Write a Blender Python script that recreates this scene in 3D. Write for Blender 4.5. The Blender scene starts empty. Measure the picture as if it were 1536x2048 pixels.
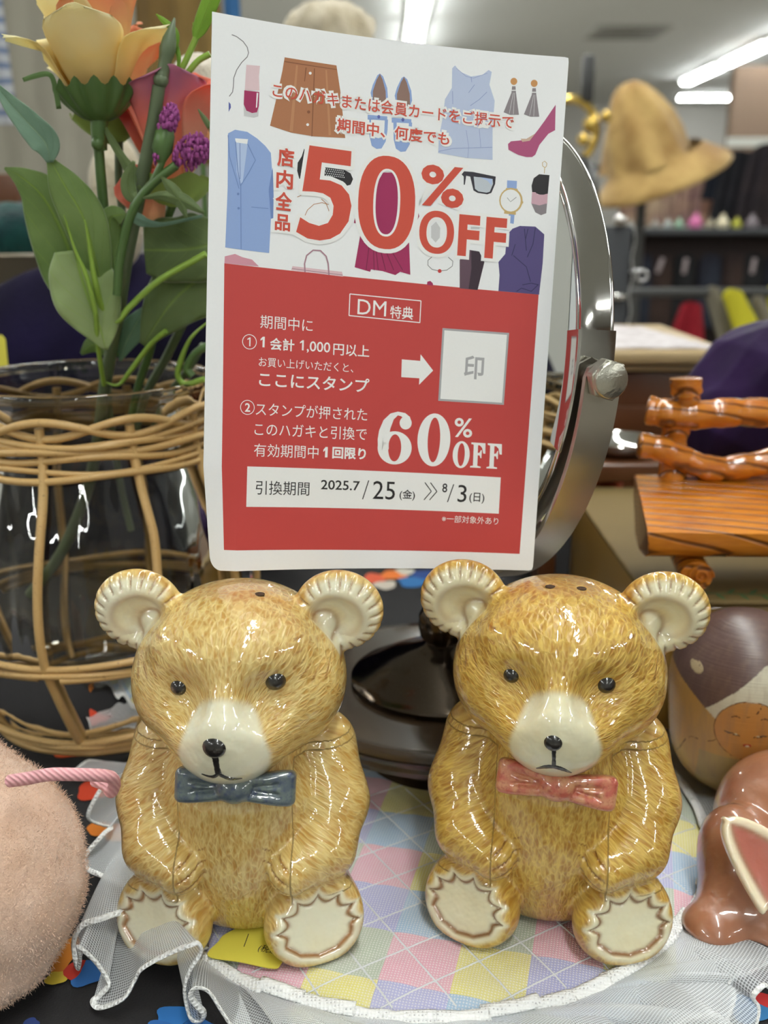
import bpy, bmesh, math, random
import numpy as np
from mathutils import Vector, Matrix
from mathutils.geometry import tessellate_polygon

S = 0.001                      # all lengths below are millimetres; the table top (quilt) is z = 0
scene = bpy.context.scene
COL = scene.collection

# ------------------------------------------------------------------ camera, world, lamps, exposure
F_PX, PITCH, CAM_H = 2000.0, math.radians(16.2), 200.0
cd = bpy.data.cameras.new('camera')
cam = bpy.data.objects.new('camera', cd)
COL.objects.link(cam)
cam.location = (0, 0, CAM_H * S)
cam.rotation_euler = (math.pi / 2 - PITCH, 0, 0)
cd.sensor_fit = 'VERTICAL'
cd.sensor_height = 36.0
cd.lens = 36.0 * F_PX / 2048
cd.clip_start = 0.01
cd.clip_end = 60
cd.dof.use_dof = True
cd.dof.focus_distance = 0.272
cd.dof.aperture_fstop = 13.0
scene.camera = cam

world = bpy.data.worlds.new('world')
scene.world = world
world.use_nodes = True
world.node_tree.nodes['Background'].inputs[0].default_value = (0.8, 0.85, 0.9, 1)
world.node_tree.nodes['Background'].inputs[1].default_value = 0.15
scene.view_settings.view_transform = 'Standard'
scene.view_settings.look = 'None'
scene.view_settings.gamma = 1.0
scene.view_settings.use_curve_mapping = False
scene.view_settings.exposure = 0.36
scene.cycles.use_denoising = True
scene.cycles.max_bounces = 10
scene.cycles.transparent_max_bounces = 24
scene.cycles.diffuse_bounces = 3
scene.cycles.glossy_bounces = 5
scene.cycles.sample_clamp_indirect = 4.0
scene.cycles.caustics_reflective = False
scene.cycles.caustics_refractive = False
LAMP_POWER = 54.0              # emission of the fluorescent tubes

# ------------------------------------------------------------------ helpers
_cp, _sp = math.cos(PITCH), math.sin(PITCH)


def at(px, py, y=None, z=None):
    """world point (mm) of a photograph pixel at depth y or at height z above the table"""
    a, b = (px - 768) / F_PX, (1024 - py) / F_PX
    r = (a, b * _sp + _cp, b * _cp - _sp)
    t = y / r[1] if y is not None else (z - CAM_H) / r[2]
    return Vector((r[0] * t, r[1] * t, r[2] * t + CAM_H))


def px_mm(y, z):
    """pixels per millimetre at a point"""
    return F_PX / (y * _cp + (CAM_H - z) * _sp)


def lin(c):
    c = c / 255.0
    return c / 12.92 if c <= 0.04045 else ((c + 0.055) / 1.055) ** 2.4


def rgb(r, g, b):
    return (lin(r), lin(g), lin(b), 1.0)


class NT:
    """tiny node-graph writer"""

    def __init__(self, name):
        self.m = bpy.data.materials.new(name)
        self.m.use_nodes = True
        self.t = self.m.node_tree
        self.t.nodes.clear()
        self.out = self.t.nodes.new('ShaderNodeOutputMaterial')

    def n(self, kind, props=None, **ins):
        nd = self.t.nodes.new('ShaderNode' + kind)
        for k, v in (props or {}).items():
            setattr(nd, k, v)
        for k, v in ins.items():
            key = k.replace('_', ' ')
            sock = None
            if key in nd.inputs:
                sock = nd.inputs[key]
            elif k[0] == 'i' and k[1:].isdigit():
                sock = nd.inputs[int(k[1:])]
            if isinstance(v, bpy.types.NodeSocket):
                self.t.links.new(v, sock)
            else:
                sock.default_value = v
        return nd

    def math(self, op, a, b=0.0, c=0.0, clamp=False):
        return self.n('Math', {'operation': op, 'use_clamp': clamp}, i0=a, i1=b, i2=c).outputs[0]

    def mix(self, f, a, b, mode='MIX'):
        nd = self.t.nodes.new('ShaderNodeMix')
        nd.data_type = 'RGBA'
        nd.blend_type = mode
        for k, v in ((0, f), (6, a), (7, b)):
            if isinstance(v, bpy.types.NodeSocket):
                self.t.links.new(v, nd.inputs[k])
            else:
                nd.inputs[k].default_value = v
        return nd.outputs[2]

    def ramp(self, f, stops, interp='LINEAR'):
        nd = self.t.nodes.new('ShaderNodeValToRGB')
        nd.color_ramp.interpolation = interp
        el = nd.color_ramp.elements
        while len(el) < len(stops):
            el.new(0.5)
        for e, (p, c) in zip(el, stops):
            e.position = p
            e.color = c if isinstance(c, tuple) else (c, c, c, 1)
        self.t.links.new(f, nd.inputs[0])
        return nd.outputs[0]

    def coord(self, scale=(1, 1, 1), rot=(0, 0, 0), kind='Object'):
        """object coordinates in millimetres"""
        tc = self.n('TexCoord').outputs[kind]
        s = 1.0 / S if kind == 'Object' else 1.0
        mp = self.n('Mapping', None, Vector=tc, Scale=tuple(s * q for q in scale), Rotation=rot)
        return mp.outputs[0]

    def noise(self, vec, scale, detail=3, rough=0.5, dist=0.0):
        return self.n('TexNoise', None, Vector=vec, Scale=scale, Detail=detail, Roughness=rough, Distortion=dist).outputs[0]

    def bsdf(self, color=None, bump=None, bump_d=0.2, **kw):
        b = self.t.nodes.new('ShaderNodeBsdfPrincipled')
        if color is not None:
            self.put(b.inputs['Base Color'], color)
        for k, v in kw.items():
            self.put(b.inputs[k.replace('_', ' ')], v)
        if bump is not None:
            bm_ = self.n('Bump', None, Height=bump, Distance=bump_d * S, Strength=1.0)
            self.t.links.new(bm_.outputs[0], b.inputs['Normal'])
        self.t.links.new(b.outputs[0], self.out.inputs[0])
        return b

    def put(self, sock, v):
        if isinstance(v, bpy.types.NodeSocket):
            self.t.links.new(v, sock)
        else:
            sock.default_value = v


def plain(name, col, rough=0.5, var=0.12, scale=0.15, bump=0.0, bscale=1.0, stretch=(1, 1, 1), **kw):
    """one-colour surface with a little noise in tone (scale = cells per mm)"""
    g = NT(name)
    co = g.coord(stretch)
    f = g.noise(co, scale, 4)
    c = g.mix(f, tuple(q * (1 - var) for q in col[:3]) + (1,), tuple(min(1, q * (1 + var)) for q in col[:3]) + (1,))
    bp = g.noise(co, bscale, 3) if bump else None
    g.bsdf(c, bump=bp, bump_d=bump, Roughness=rough, **kw)
    return g.m


def mesh_obj(name, verts, faces, mat=None, parent=None, smooth=True, loc=None, sub=None):
    me = bpy.data.meshes.new(name)
    v = np.asarray(verts, dtype=float) * S
    me.from_pydata(v.tolist(), [], [tuple(int(i) for i in f) for f in faces])
    return _finish(name, me, mat, parent, smooth, loc)


def _finish(name, me, mat, parent, smooth, loc=None):
    if smooth:
        me.shade_smooth()
        if smooth != 'all' and len(me.polygons) < 60000:
            try:
                me.set_sharp_from_angle(angle=math.radians(50))
            except Exception:
                pass
    o = bpy.data.objects.new(name, me)
    COL.objects.link(o)
    if mat is not None:
        for m_ in (mat if isinstance(mat, (list, tuple)) else [mat]):
            me.materials.append(m_)
    if parent is not None:
        o.parent = parent
    if loc is not None:
        o.location = Vector(loc) * S
    return o


def thing(name, label, cat, loc=(0, 0, 0), rotz=0.0, group=None):
    o = bpy.data.objects.new(name, None)
    o.empty_display_size = 0.01
    COL.objects.link(o)
    o.location = Vector(loc) * S
    o.rotation_euler = (0, 0, rotz)
    tag(o, label, cat, group)
    return o


def tag(o, label=None, cat=None, group=None, kind=None):
    if label: o['label'] = label
    if cat: o['category'] = cat
    if group: o['group'] = group
    if kind: o['kind'] = kind
    return o


class MB:
    """collects shapes (mm) for one mesh; off = origin that is subtracted"""

    def __init__(self, off=(0, 0, 0)):
        self.v, self.f, self.mi, self.off = [], [], [], Vector(off)

    def add(self, v, f, mi=0):
        n = len(self.v)
        o = self.off
        self.v += [(p[0] - o.x, p[1] - o.y, p[2] - o.z) for p in v]
        self.f += [tuple(i + n for i in q) for q in f]
        self.mi += [mi] * len(f)
        return self

    def build(self, name, mat=None, parent=None, smooth=True, bevel=0.0, seg=2):
        if bevel:
            bm = bmesh.new()
            vs = [bm.verts.new(Vector(p) * S) for p in self.v]
            for q in self.f:
                try:
                    bm.faces.new([vs[i] for i in q])
                except ValueError:
                    pass
            bmesh.ops.recalc_face_normals(bm, faces=bm.faces)
            es = [e for e in bm.edges if len(e.link_faces) == 2 and e.calc_face_angle(0) > 0.5]
            bmesh.ops.bevel(bm, geom=es, offset=bevel * S, segments=seg, affect='EDGES', profile=0.5)
            me = bpy.data.meshes.new(name)
            bm.to_mesh(me)
            bm.free()
            return _finish(name, me, mat, parent, smooth)
        o = mesh_obj(name, self.v, self.f, mat, parent, smooth)
        if any(self.mi):
            o.data.polygons.foreach_set('material_index', self.mi)
        return o

    # shapes
    def box(self, c, d, rz=0.0, rx=0.0, mi=0):
        m = Matrix.Rotation(rz, 3, 'Z') @ Matrix.Rotation(rx, 3, 'X')
        v = [Vector(c) + m @ Vector((sx * d[0] / 2, sy * d[1] / 2, sz * d[2] / 2)) for sx in (-1, 1) for sy in (-1, 1) for sz in (-1, 1)]
        return self.add(v, [(0, 1, 3, 2), (4, 6, 7, 5), (0, 4, 5, 1), (2, 3, 7, 6), (0, 2, 6, 4), (1, 5, 7, 3)], mi)

    def tube(self, pts, r, n=10, close=False, cap=True, flat=1.0, up=None):
        pts = [Vector(p) for p in pts]
        N = len(pts)
        rr = r if isinstance(r, (list, tuple)) else [r] * N
        v = []
        t0 = (pts[1] - pts[0]).normalized()
        a = Vector(up) if up else (Vector((0, 0, 1)) if abs(t0.z) < 0.9 else Vector((1, 0, 0)))
        a = (a - t0 * a.dot(t0)).normalized()
        for i, p in enumerate(pts):
            if close:
                t = (pts[(i + 1) % N] - pts[i - 1]).normalized()
            else:
                t = (pts[min(i + 1, N - 1)] - pts[max(i - 1, 0)]).normalized()
            a = (a - t * a.dot(t))
            a = a.normalized() if a.length > 1e-6 else t.orthogonal().normalized()
            b = t.cross(a)
            for k in range(n):
                w = 2 * math.pi * k / n
                v.append(p + (a * math.cos(w) * flat + b * math.sin(w)) * rr[i])
        f = []
        M = N if close else N - 1
        for i in range(M):
            j = (i + 1) % N
            for k in range(n):
                k2 = (k + 1) % n
                f.append((i * n + k, i * n + k2, j * n + k2, j * n + k))
        if cap and not close:
            f.append(tuple(range(n))[::-1])
            f.append(tuple((N - 1) * n + k for k in range(n)))
        return self.add(v, f)

    def lathe(self, prof, c=(0, 0, 0), n=48, wob=None, m3=None):
        v = []
        c = Vector(c)
        for (r, z) in prof:
            for k in range(n):
                w = 2 * math.pi * k / n
                q = r * (wob(w, z) if wob else 1)
                p = Vector((q * math.cos(w), q * math.sin(w), z))
                v.append(c + (m3 @ p if m3 else p))
        f = []
        for i in range(len(prof) - 1):
            for k in range(n):
                k2 = (k + 1) % n
                f.append((i * n + k, i * n + k2, (i + 1) * n + k2, (i + 1) * n + k))
        if prof[0][0] > 1e-6 and prof[0][0] < 0: pass
        return self.add(v, f)

    def ball(self, c, r, n=16, m3=None):
        if not isinstance(r, (list, tuple)):
            r = (r, r, r)
        v, f = [], []
        h = n // 2
        for i in range(h + 1):
            a = math.pi * i / h
            for k in range(n):
                w = 2 * math.pi * k / n
                p = Vector((r[0] * math.sin(a) * math.cos(w), r[1] * math.sin(a) * math.sin(w), r[2] * math.cos(a)))
                v.append(Vector(c) + (m3 @ p if m3 else p))
        for i in range(h):
            for k in range(n):
                k2 = (k + 1) % n
                f.append((i * n + k, (i + 1) * n + k, (i + 1) * n + k2, i * n + k2))
        return self.add(v, f)

    def prism(self, poly, c, ax, ay, d):
        """polygon (2-D, mm) in the plane c + ax*x + ay*y, thickness vector d"""
        n = len(poly)
        c, ax, ay, d = Vector(c), Vector(ax), Vector(ay), Vector(d)
        v = [c + ax * p[0] + ay * p[1] for p in poly]
        v += [q + d for q in v]
        f = [tuple(range(n)), tuple(range(2 * n - 1, n - 1, -1))]
        f += [(i, i + n, (i + 1) % n + n, (i + 1) % n) for i in range(n)]
        return self.add(v, f)

    def grid(self, P, mi=0, closeu=False):
        """P[i][j] points"""
        ni, nj = len(P), len(P[0])
        v = [q for row in P for q in row]
        f = []
        for i in range(ni if closeu else ni - 1):
            for j in range(nj - 1):
                i2 = (i + 1) % ni
                f.append((i * nj + j, i2 * nj + j, i2 * nj + j + 1, i * nj + j + 1))
        return self.add(v, f, mi)


def spline(pts, n=6, close=False):
    """Catmull-Rom through 3-D points"""
    P = [Vector(p) for p in pts]
    N = len(P)
    out = []
    for i in range(N if close else N - 1):
        p0 = P[i - 1] if (close or i > 0) else P[0] * 2 - P[1]
        p1, p2 = P[i], P[(i + 1) % N]
        p3 = P[(i + 2) % N] if (close or i + 2 < N) else P[-1] * 2 - P[-2]
        for k in range(n):
            t = k / n
            out.append(0.5 * ((2 * p1) + (p2 - p0) * t + (2 * p0 - 5 * p1 + 4 * p2 - p3) * t * t + (3 * p1 - p0 - 3 * p2 + p3) * t ** 3))
    if not close:
        out.append(P[-1])
    return out


# signed distance helpers (numpy arrays, mm)
def s_ell(X, Y, Z, c, r):
    x, y, z = (X - c[0]) / r[0], (Y - c[1]) / r[1], (Z - c[2]) / r[2]
    k0 = np.sqrt(x * x + y * y + z * z)
    k1 = np.sqrt((x / r[0]) ** 2 + (y / r[1]) ** 2 + (z / r[2]) ** 2) + 1e-6
    return k0 * (k0 - 1) / k1


def s_cap(X, Y, Z, a, b, ra, rb):
    a, b = np.array(a, float), np.array(b, float)
    d = b - a
    t = np.clip(((X - a[0]) * d[0] + (Y - a[1]) * d[1] + (Z - a[2]) * d[2]) / d.dot(d), 0, 1)
    return np.sqrt((X - a[0] - t * d[0]) ** 2 + (Y - a[1] - t * d[1]) ** 2 + (Z - a[2] - t * d[2]) ** 2) - (ra + (rb - ra) * t)


def smin(a, b, k):
    h = np.clip(0.5 + 0.5 * (b - a) / k, 0, 1)
    return b + (a - b) * h - k * h * (1 - h)


def smax(a, b, k):
    return -smin(-a, -b, k)


def sst(x, a, b):
    t = np.clip((x - a) / (b - a), 0, 1)
    return t * t * (3 - 2 * t)


def sdf_mesh(name, fn, lo, hi, res, mat, parent):
    import openvdb
    lo, hi = np.array(lo, float), np.array(hi, float)
    n = np.ceil((hi - lo) / res).astype(int) + 1
    ax = [(lo[i] + np.arange(n[i]) * res).astype(np.float32) for i in range(3)]
    X, Y, Z = np.meshgrid(*ax, indexing='ij', sparse=True)
    D = np.ascontiguousarray(np.broadcast_to(fn(X, Y, Z), n).astype(np.float32)) / res
    D = np.clip(D, -3, 3)
    g = openvdb.FloatGrid(3.0)
    g.copyFromArray(D)
    P, Q = g.convertToQuads(0.0)
    P = P * res + lo
    me = bpy.data.meshes.new(name)
    me.vertices.add(len(P))
    me.vertices.foreach_set('co', (P * S).astype(np.float32).ravel())
    nq = len(Q)
    me.loops.add(nq * 4)
    me.polygons.add(nq)
    me.loops.foreach_set('vertex_index', np.ascontiguousarray(Q[:, ::-1]).astype(np.int32).ravel())
    me.polygons.foreach_set('loop_start', np.arange(0, nq * 4, 4, dtype=np.int32))
    me.update(calc_edges=True)
    me.shade_smooth()
    # make sure the normals face outwards
    bm = bmesh.new(); bm.from_mesh(me)
    if bm.calc_volume(signed=True) < 0:
        bmesh.ops.reverse_faces(bm, faces=bm.faces)
        bm.to_mesh(me)
    bm.free()
    o = bpy.data.objects.new(name, me)
    COL.objects.link(o)
    me.materials.append(mat)
    o.parent = parent
    return o, P


def put_attr(me, name, kind, data):
    a = me.attributes.new(name, kind, 'POINT')
    a.data.foreach_set('vector' if kind == 'FLOAT_VECTOR' else ('color' if kind == 'FLOAT_COLOR' else 'value'), np.ascontiguousarray(data, dtype=np.float32).ravel())

# ------------------------------------------------------------------ the shop: shell and ceiling lamps
FL, CE = -900.0, 1700.0
XL, XR, YB, YF = -5200.0, 6200.0, -5000.0, 14500.0
m_ceiling = plain('ceiling_paint', rgb(196, 199, 198), 0.9, 0.04, 0.001)
m_wall = plain('wall_paint', rgb(186, 185, 180), 0.9, 0.05, 0.001)
m_wall_brown = plain('brown_wallboard', rgb(120, 100, 84), 0.8, 0.08, 0.002)
m_floor = plain('vinyl_floor', rgb(176, 170, 158), 0.5, 0.1, 0.002)


def slab(name, c, d, m):
    b = MB(); b.box(c, d); o = b.build(name, m, None, False); o['kind'] = 'structure'; return o


slab('floor', ((XL + XR) / 2, (YB + YF) / 2, FL - 50), (XR - XL, YF - YB, 100), m_floor)
slab('ceiling', ((XL + XR) / 2, (YB + YF) / 2, CE + 50), (XR - XL, YF - YB, 100), m_ceiling)
slab('wall_left', (XL - 50, (YB + YF) / 2, (FL + CE) / 2), (100, YF - YB, CE - FL), m_wall)
slab('wall_right', (XR + 50, (YB + YF) / 2, (FL + CE) / 2), (100, YF - YB, CE - FL), m_wall_brown)
slab('wall_back', ((XL + XR) / 2, YF + 50, (FL + CE) / 2), (XR - XL, 100, CE - FL), m_wall)
slab('wall_front', ((XL + XR) / 2, YB - 50, (FL + CE) / 2), (XR - XL, 100, CE - FL), m_wall)

g = NT('tube_glow')
g.t.links.new(g.n('Emission', None, Color=(0.97, 1.0, 0.97, 1), Strength=LAMP_POWER).outputs[0], g.out.inputs[0])
m_glow = g.m
m_fix = plain('lamp_housing', rgb(225, 228, 222), 0.4, 0.03, 0.01)
m_dark_metal = plain('dark_metal', rgb(50, 50, 50), 0.4, 0.1, 0.1)


def lamp(x, y, along, label, length=1180, w=150):
    t = thing('ceiling_lamp', label, 'lamp', (x, y, CE), 0 if along == 'y' else math.pi / 2, 'fluorescent ceiling lamps')
    b = MB()
    b.prism([(-w / 2, -28), (w / 2, -28), (w / 3.2, -1), (-w / 3.2, -1)], (0, -length / 2 - 30, 0), (1, 0, 0), (0, 0, 1), (0, length + 60, 0))
    b.build('housing', m_fix, t, False)
    for sx in (-1, 1):
        b = MB(); b.tube([(sx * 32, -length / 2, -44), (sx * 32, length / 2, -44)], 15, 12)
        b.build('tube', m_glow, t)
    for sy in (-1, 1):
        b = MB(); b.box((0, sy * (length / 2 + 12), -40), (110, 20, 34)); b.build('lamp_holder', m_fix, t, False)
    return t


for x, nm in ((250, 'middle'), (3300, 'right'), (-2900, 'left')):
    ys = [-3600, -2300, -300, 1000, 2300, 5200, 6500, 7800, 9100] if nm == 'middle' else [-3600, -1600, 700, 2600, 4600, 6600, 8600, 9900, 11200]
    ordn = ['farthest', 'second', 'third', 'fourth', 'fifth', 'sixth', 'seventh', 'eighth', 'ninth']
    for k, y in enumerate(ys):
        seen = (nm == 'middle' and y >= 7800) or (nm == 'right' and y >= 8600)
        on_ = ordn[len(ys) - 1 - k]
        lab = ('bright ' if seen else '') + 'fluorescent ceiling lamp of the %s row, %s' % (nm, 'farthest one' if on_ == 'farthest' else on_ + ' from its far end')
        lamp(x, y, 'y', lab)
lamp(4070, 13200, 'x', 'short far fluorescent lamp set crosswise near the back wall', 900)
for o in [o for o in COL.objects if o.name.startswith('ceiling_lamp')][:0]: pass

# ------------------------------------------------------------------ the two ceramic bears
HEADC = (0, 1, 79)
FOOT = {}
for s in (-1, 1):
    n_ = Vector((s * 0.40, -0.86, 0.36)).normalized()
    a_ = Vector((0, 0, 1)).cross(n_).normalized() * 1.0       # sideways
    b_ = n_.cross(a_).normalized()                           # up in the pad
    FOOT[s] = (Vector((s * 23.5, -26.0, 10.6)), n_, a_, b_)


def pad_co(X, Y, Z, s):
    f0, n_, a_, b_ = FOOT[s]
    x, y, z = X - f0.x, Y - f0.y, Z - f0.z
    return x * n_.x + y * n_.y + z * n_.z, x * a_.x + y * a_.y + z * a_.z, x * b_.x + y * b_.y + z * b_.z


def pad_edge(A, B):
    th = np.arctan2(B / 8.0, A / 11.2)
    rho = np.sqrt((A / 11.2) ** 2 + (B / 8.0) ** 2)
    w = 1 - np.abs(np.sin(th * 6.0 + 0.5)) ** 0.6               # rounded tufts, sharp notches
    low = sst(-B, 0.0, 4.0)
    return rho - (0.83 + 0.27 * w * (1 - low * 0.85) + 0.10 * low), th


def ear_co(X, Y, Z, s):
    x, y, z = (X - s * 28.2) * s, Y - 1.5, Z - 94.5
    c, q = math.cos(0.22), math.sin(0.22)
    x, y = x * c + y * q * -1 * -1 * 0 + x * 0 - y * q * -1 * 0 + 0, y   # upright ears
    c2, q2 = math.cos(-0.12), math.sin(-0.12)
    return x * 1.0, y * c2 - z * q2, y * q2 + z * c2


def bear_sdf(X, Y, Z):
    E = lambda c, r: s_ell(X, Y, Z, c, r)
    AX = np.abs(X)
    # head
    d = E(HEADC, (28.5, 26, 23.5))
    d = smin(d, s_ell(AX, Y, Z, (12.0, -3, 73), (17.0, 19, 15.5)), 8)
    d = smin(d, E((0, -10, 88), (17, 15, 11.5)), 8)
    d = smin(d, E((0, -21, 67.5), (15.0, 14.0, 12.5)), 9)
    d = smin(d, s_cap(X, Y, Z, (0, -21, 85), (0, -28, 74), 3.6, 6.5), 6)
    d = smin(d, s_cap(AX, Y, Z, (5.0, -18.6, 89.0), (15, -13.6, 90), 3.6, 3.6), 8)
    d = smax(d, -s_ell(AX, Y, Z, (12.4, -29.0, 81.0), (6.6, 6.6, 5.8)), 6)
    # ears
    for s in (-1, 1):
        x, y, z = ear_co(X, Y, Z, s)
        rho = np.sqrt(x * x + z * z)
        e = s_ell(x, y, z, (0, 0, 0), (12.4, 6.2, 12.4))
        e = smax(e, -s_ell(x, y, z, (-1.8, -6.8, -1.2), (8.2, 5.4, 7.8)), 2.2)
        e = smin(e, s_ell(x, y, z, (-4.2, -1.0, -2.8), (3.6, 2.8, 3.6)), 1.0)
        th = np.arctan2(z, x)
        w = np.abs(((th / (2 * np.pi) * 21) % 1.0) - 0.5) * 2
        e = e + 0.8 * sst(w, 0.55, 1.0) * sst(rho, 8.0, 9.6) * sst(-y, -0.5, 1.5)
        d = smin(d, e, 2.0)
    # trunk
    b = E((0, 3, 31), (28, 24, 33))
    b = smin(b, E((0, 7, 17), (31, 23, 19)), 8)
    b = smin(b, s_cap(X, Y, Z, (0, 1, 45), (0, 1, 66), 25, 17), 6)
    b = smin(b, E((0, -8, 27), (17, 16, 22)), 6)
    b = smin(b, E((0, -4, 8), (20, 13.5, 11)), 6)
    d = smin(d, b, 3.0)
    # arms
    arm = s_cap(AX, Y, Z, (22.0, 2, 52), (25.6, -5, 38), 11.0, 10.2)
    arm = smin(arm, s_cap(AX, Y, Z, (25.6, -5, 38), (23.8, -14, 28.5), 10.2, 8.8), 5)
    arm = smin(arm, s_cap(AX, Y, Z, (23.8, -14, 28.5), (15.5, -22.5, 26), 8.8, 6.3), 4)
    hz = (Z - 26) * 0.9 + (AX - 15) * 0.5
    finger = sst(np.abs(((hz / 3.4) % 1.0) - 0.5) * 2, 0.72, 1.0) * sst(-(AX - 16), -0.5, 1.5) * sst(5.5 - np.abs(hz), 0, 1)
    arm = arm + 0.8 * finger
    d = smin(d, arm, 2.0)
    # legs
    for s in (-1, 1):
        N, A, B = pad_co(X, Y, Z, s)
        leg = s_cap(X, Y, Z, (s * 17, 0, 11), (s * 22, -16, 11), 12.0, 11.8)
        foot = s_ell(A, N, B, (0, -6, -0.4), (14.2, 12.5, 11.6))
        leg = smin(leg, foot, 5)
        leg = smax(leg, N, 2.6)
        edge, th = pad_edge(A, B)
        leg = leg + 1.25 * sst(-edge, -0.06, 0.05) * sst(N, -3.5, -1.0) + 0.5 * np.exp(-(edge / 0.07) ** 2) * sst(N, -3.5, -1.0)
        d = smin(d, leg, 2.2)
    d = smax(d, 0.4 - Z, 1.0)
    return d


def make_fur(name, cream, mid, brown, white, pool):
    g = NT(name)
    fur = g.n('Attribute', {'attribute_name': 'fur'}).outputs['Vector']
    msk = g.n('Attribute', {'attribute_name': 'mask'})
    sep = g.n('SeparateColor', None, Color=msk.outputs['Color'])
    wm, cm, lowm = sep.outputs[0], sep.outputs[1], sep.outputs[2]
    co = g.coord()
    nz = g.n('TexNoise', None, Vector=co, Scale=0.11, Detail=1.0)
    wob = g.n('VectorMath', {'operation': 'MULTIPLY_ADD'}, i0=nz.outputs['Color'], i1=(2.6, 1.6, 0), i2=fur).outputs[0]
    vor = g.n('TexVoronoi', {'feature': 'DISTANCE_TO_EDGE'}, Vector=wob, Scale=0.95, Randomness=1.0).outputs['Distance']
    st = g.n('TexNoise', None, Vector=g.n('VectorMath', {'operation': 'MULTIPLY'}, i0=fur, i1=(1.0, 0.8, 1.0)).outputs[0], Scale=0.85, Detail=2.0, Roughness=0.5).outputs[0]
    cell = g.ramp(vor, [(0.0, 0.0), (0.26, 1.0)])
    amt = g.math('ADD', g.math('MULTIPLY', cell, 0.45), g.math('MULTIPLY', g.ramp(st, [(0.40, 0.0), (0.60, 1.0)]), 0.55))
    big = g.noise(co, 0.06, 3)
    base = g.mix(g.ramp(big, [(0.3, 0.0), (0.7, 1.0)]), mid, brown)
    c = g.mix(g.math('MULTIPLY', amt, 0.9), cream, base)
    wcol = g.mix(g.ramp(g.noise(co, 0.12, 4), [(0.4, 0.0), (0.8, 0.25)]), white, cream)
    c = g.mix(wm, c, wcol)
    c = g.mix(g.math('MULTIPLY', cm, 0.95), c, pool)
    c = g.mix(lowm, c, rgb(176, 116, 84))
    hgt = g.math('MULTIPLY', g.math('SUBTRACT', 1.0, cell), g.math('SUBTRACT', 1.0, wm))
    soft = g.noise(co, 0.22, 2)
    h = g.math('ADD', g.math('MULTIPLY', hgt, 0.55), g.math('MULTIPLY', soft, 2.4))
    b = g.bsdf(c, bump=h, bump_d=0.22, Roughness=0.35, Coat_Weight=1.0, Coat_Roughness=0.015, Coat_IOR=1.6, Subsurface_Weight=0.12, Subsurface_Scale=1.5 * S, Subsurface_Radius=(1.0, 0.7, 0.4))
    # the clear glaze is smoother than the clay below it
    bm2 = g.n('Bump', None, Height=g.math('ADD', g.math('MULTIPLY', hgt, 0.12), g.math('ADD', soft, g.math('MULTIPLY', g.noise(co, 0.75, 1), 0.22))), Distance=0.10 * S, Strength=1.0)
    g.t.links.new(bm2.outputs[0], b.inputs['Coat Normal'])
    return g.m


def glaze(name, a, b_, c_=None, rough=0.3):
    g = NT(name)
    co = g.coord()
    c = g.mix(g.ramp(g.noise(co, 0.35, 3), [(0.35, 0.0), (0.65, 1.0)]), a, b_)
    if c_:
        c = g.mix(g.ramp(g.noise(co, 0.8, 4), [(0.5, 0.0), (0.75, 1.0)]), c, c_)
    g.bsdf(c, bump=g.noise(co, 0.3, 2), bump_d=0.25, Roughness=rough, Coat_Weight=1.0, Coat_Roughness=0.03)
    return g.m


m_black = glaze('black_glaze', (0.006, 0.005, 0.005, 1), (0.012, 0.010, 0.009, 1))


m_hole_shade = plain('hole_shade', rgb(62, 40, 18), 0.8, 0.1, 0.5)


def bow_sdf(X, Y, Z):
    AX = np.abs(X)
    t = np.clip((AX - 2) / 14, 0, 1)
    hh = 3.3 + 1.9 * t - 0.7 * np.clip((AX - 11) / 5, 0, 1) ** 2
    cy = 1.6 * t * t
    d = np.sqrt((np.maximum(np.abs(Z) - hh + 1.6, 0)) ** 2 + (np.maximum(AX - 14.6, 0)) ** 2 + (np.maximum(np.abs(Y - cy) - 0.8, 0)) ** 2) - 1.6
    fold = np.exp(-((Z - 0.22 * AX * 0.5) / 0.7) ** 2) + np.exp(-((Z + 0.22 * AX * 0.5) / 0.7) ** 2)
    d = d + 1.1 * fold * sst(AX, 3, 5) * (1 - sst(AX, 10, 13)) * (Y < 1)
    k = s_ell(X, Y, Z, (0, -0.9, 0), (5.0, 3.4, 4.2))
    return smin(d, k, 0.6)


def ray_surface(p, fn=bear_sdf):
    """push a point at (x, ?, z) to the front surface along y"""
    ys = np.linspace(-45, 10, 441)
    d = fn(np.full_like(ys, p[0]), ys, np.full_like(ys, p[1]))
    i = int(np.argmax(d < 0))
    return ys[i]


def stroke_on(fn, pts, wid, lift=0.15, n=8):
    """a painted raised stroke following the front surface; pts (x,z), widths"""
    sp = spline([(p[0], w, p[1]) for p, w in zip(pts, wid)], n)
    b = MB()
    rows = []
    for i, q in enumerate(sp):
        a_ = sp[max(i - 1, 0)]; c_ = sp[min(i + 1, len(sp) - 1)]
        dx, dz = c_.x - a_.x, c_.z - a_.z
        l = math.hypot(dx, dz) or 1
        nx, nz = -dz / l, dx / l
        row = []
        for k in range(-3, 4):
            u = k / 3
            x, z = q.x + nx * u * q.y, q.z + nz * u * q.y
            y = ray_surface((x, z), fn) - lift * (1 - u * u) - 0.02 + (0.25 if abs(k) == 3 else 0)
            row.append((x, y, z))
        rows.append(row)
    b.grid(rows)
    return b


def blob_on(fn, c, r, lift=0.5):
    """a painted oval bead on the front surface"""
    b = MB(); rows = []
    for k in range(25):
        w = 2 * math.pi * k / 24
        row = []
        for j in range(7):
            u = j / 6
            x, z = c[0] + math.cos(w) * r[0] * u, c[1] + math.sin(w) * r[1] * u
            row.append((x, ray_surface((x, z), fn) - lift * math.sqrt(max(0, 1 - u * u)) + (0.25 if j == 6 else 0), z))
        rows.append(row)
    b.grid(rows)
    return b


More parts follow.
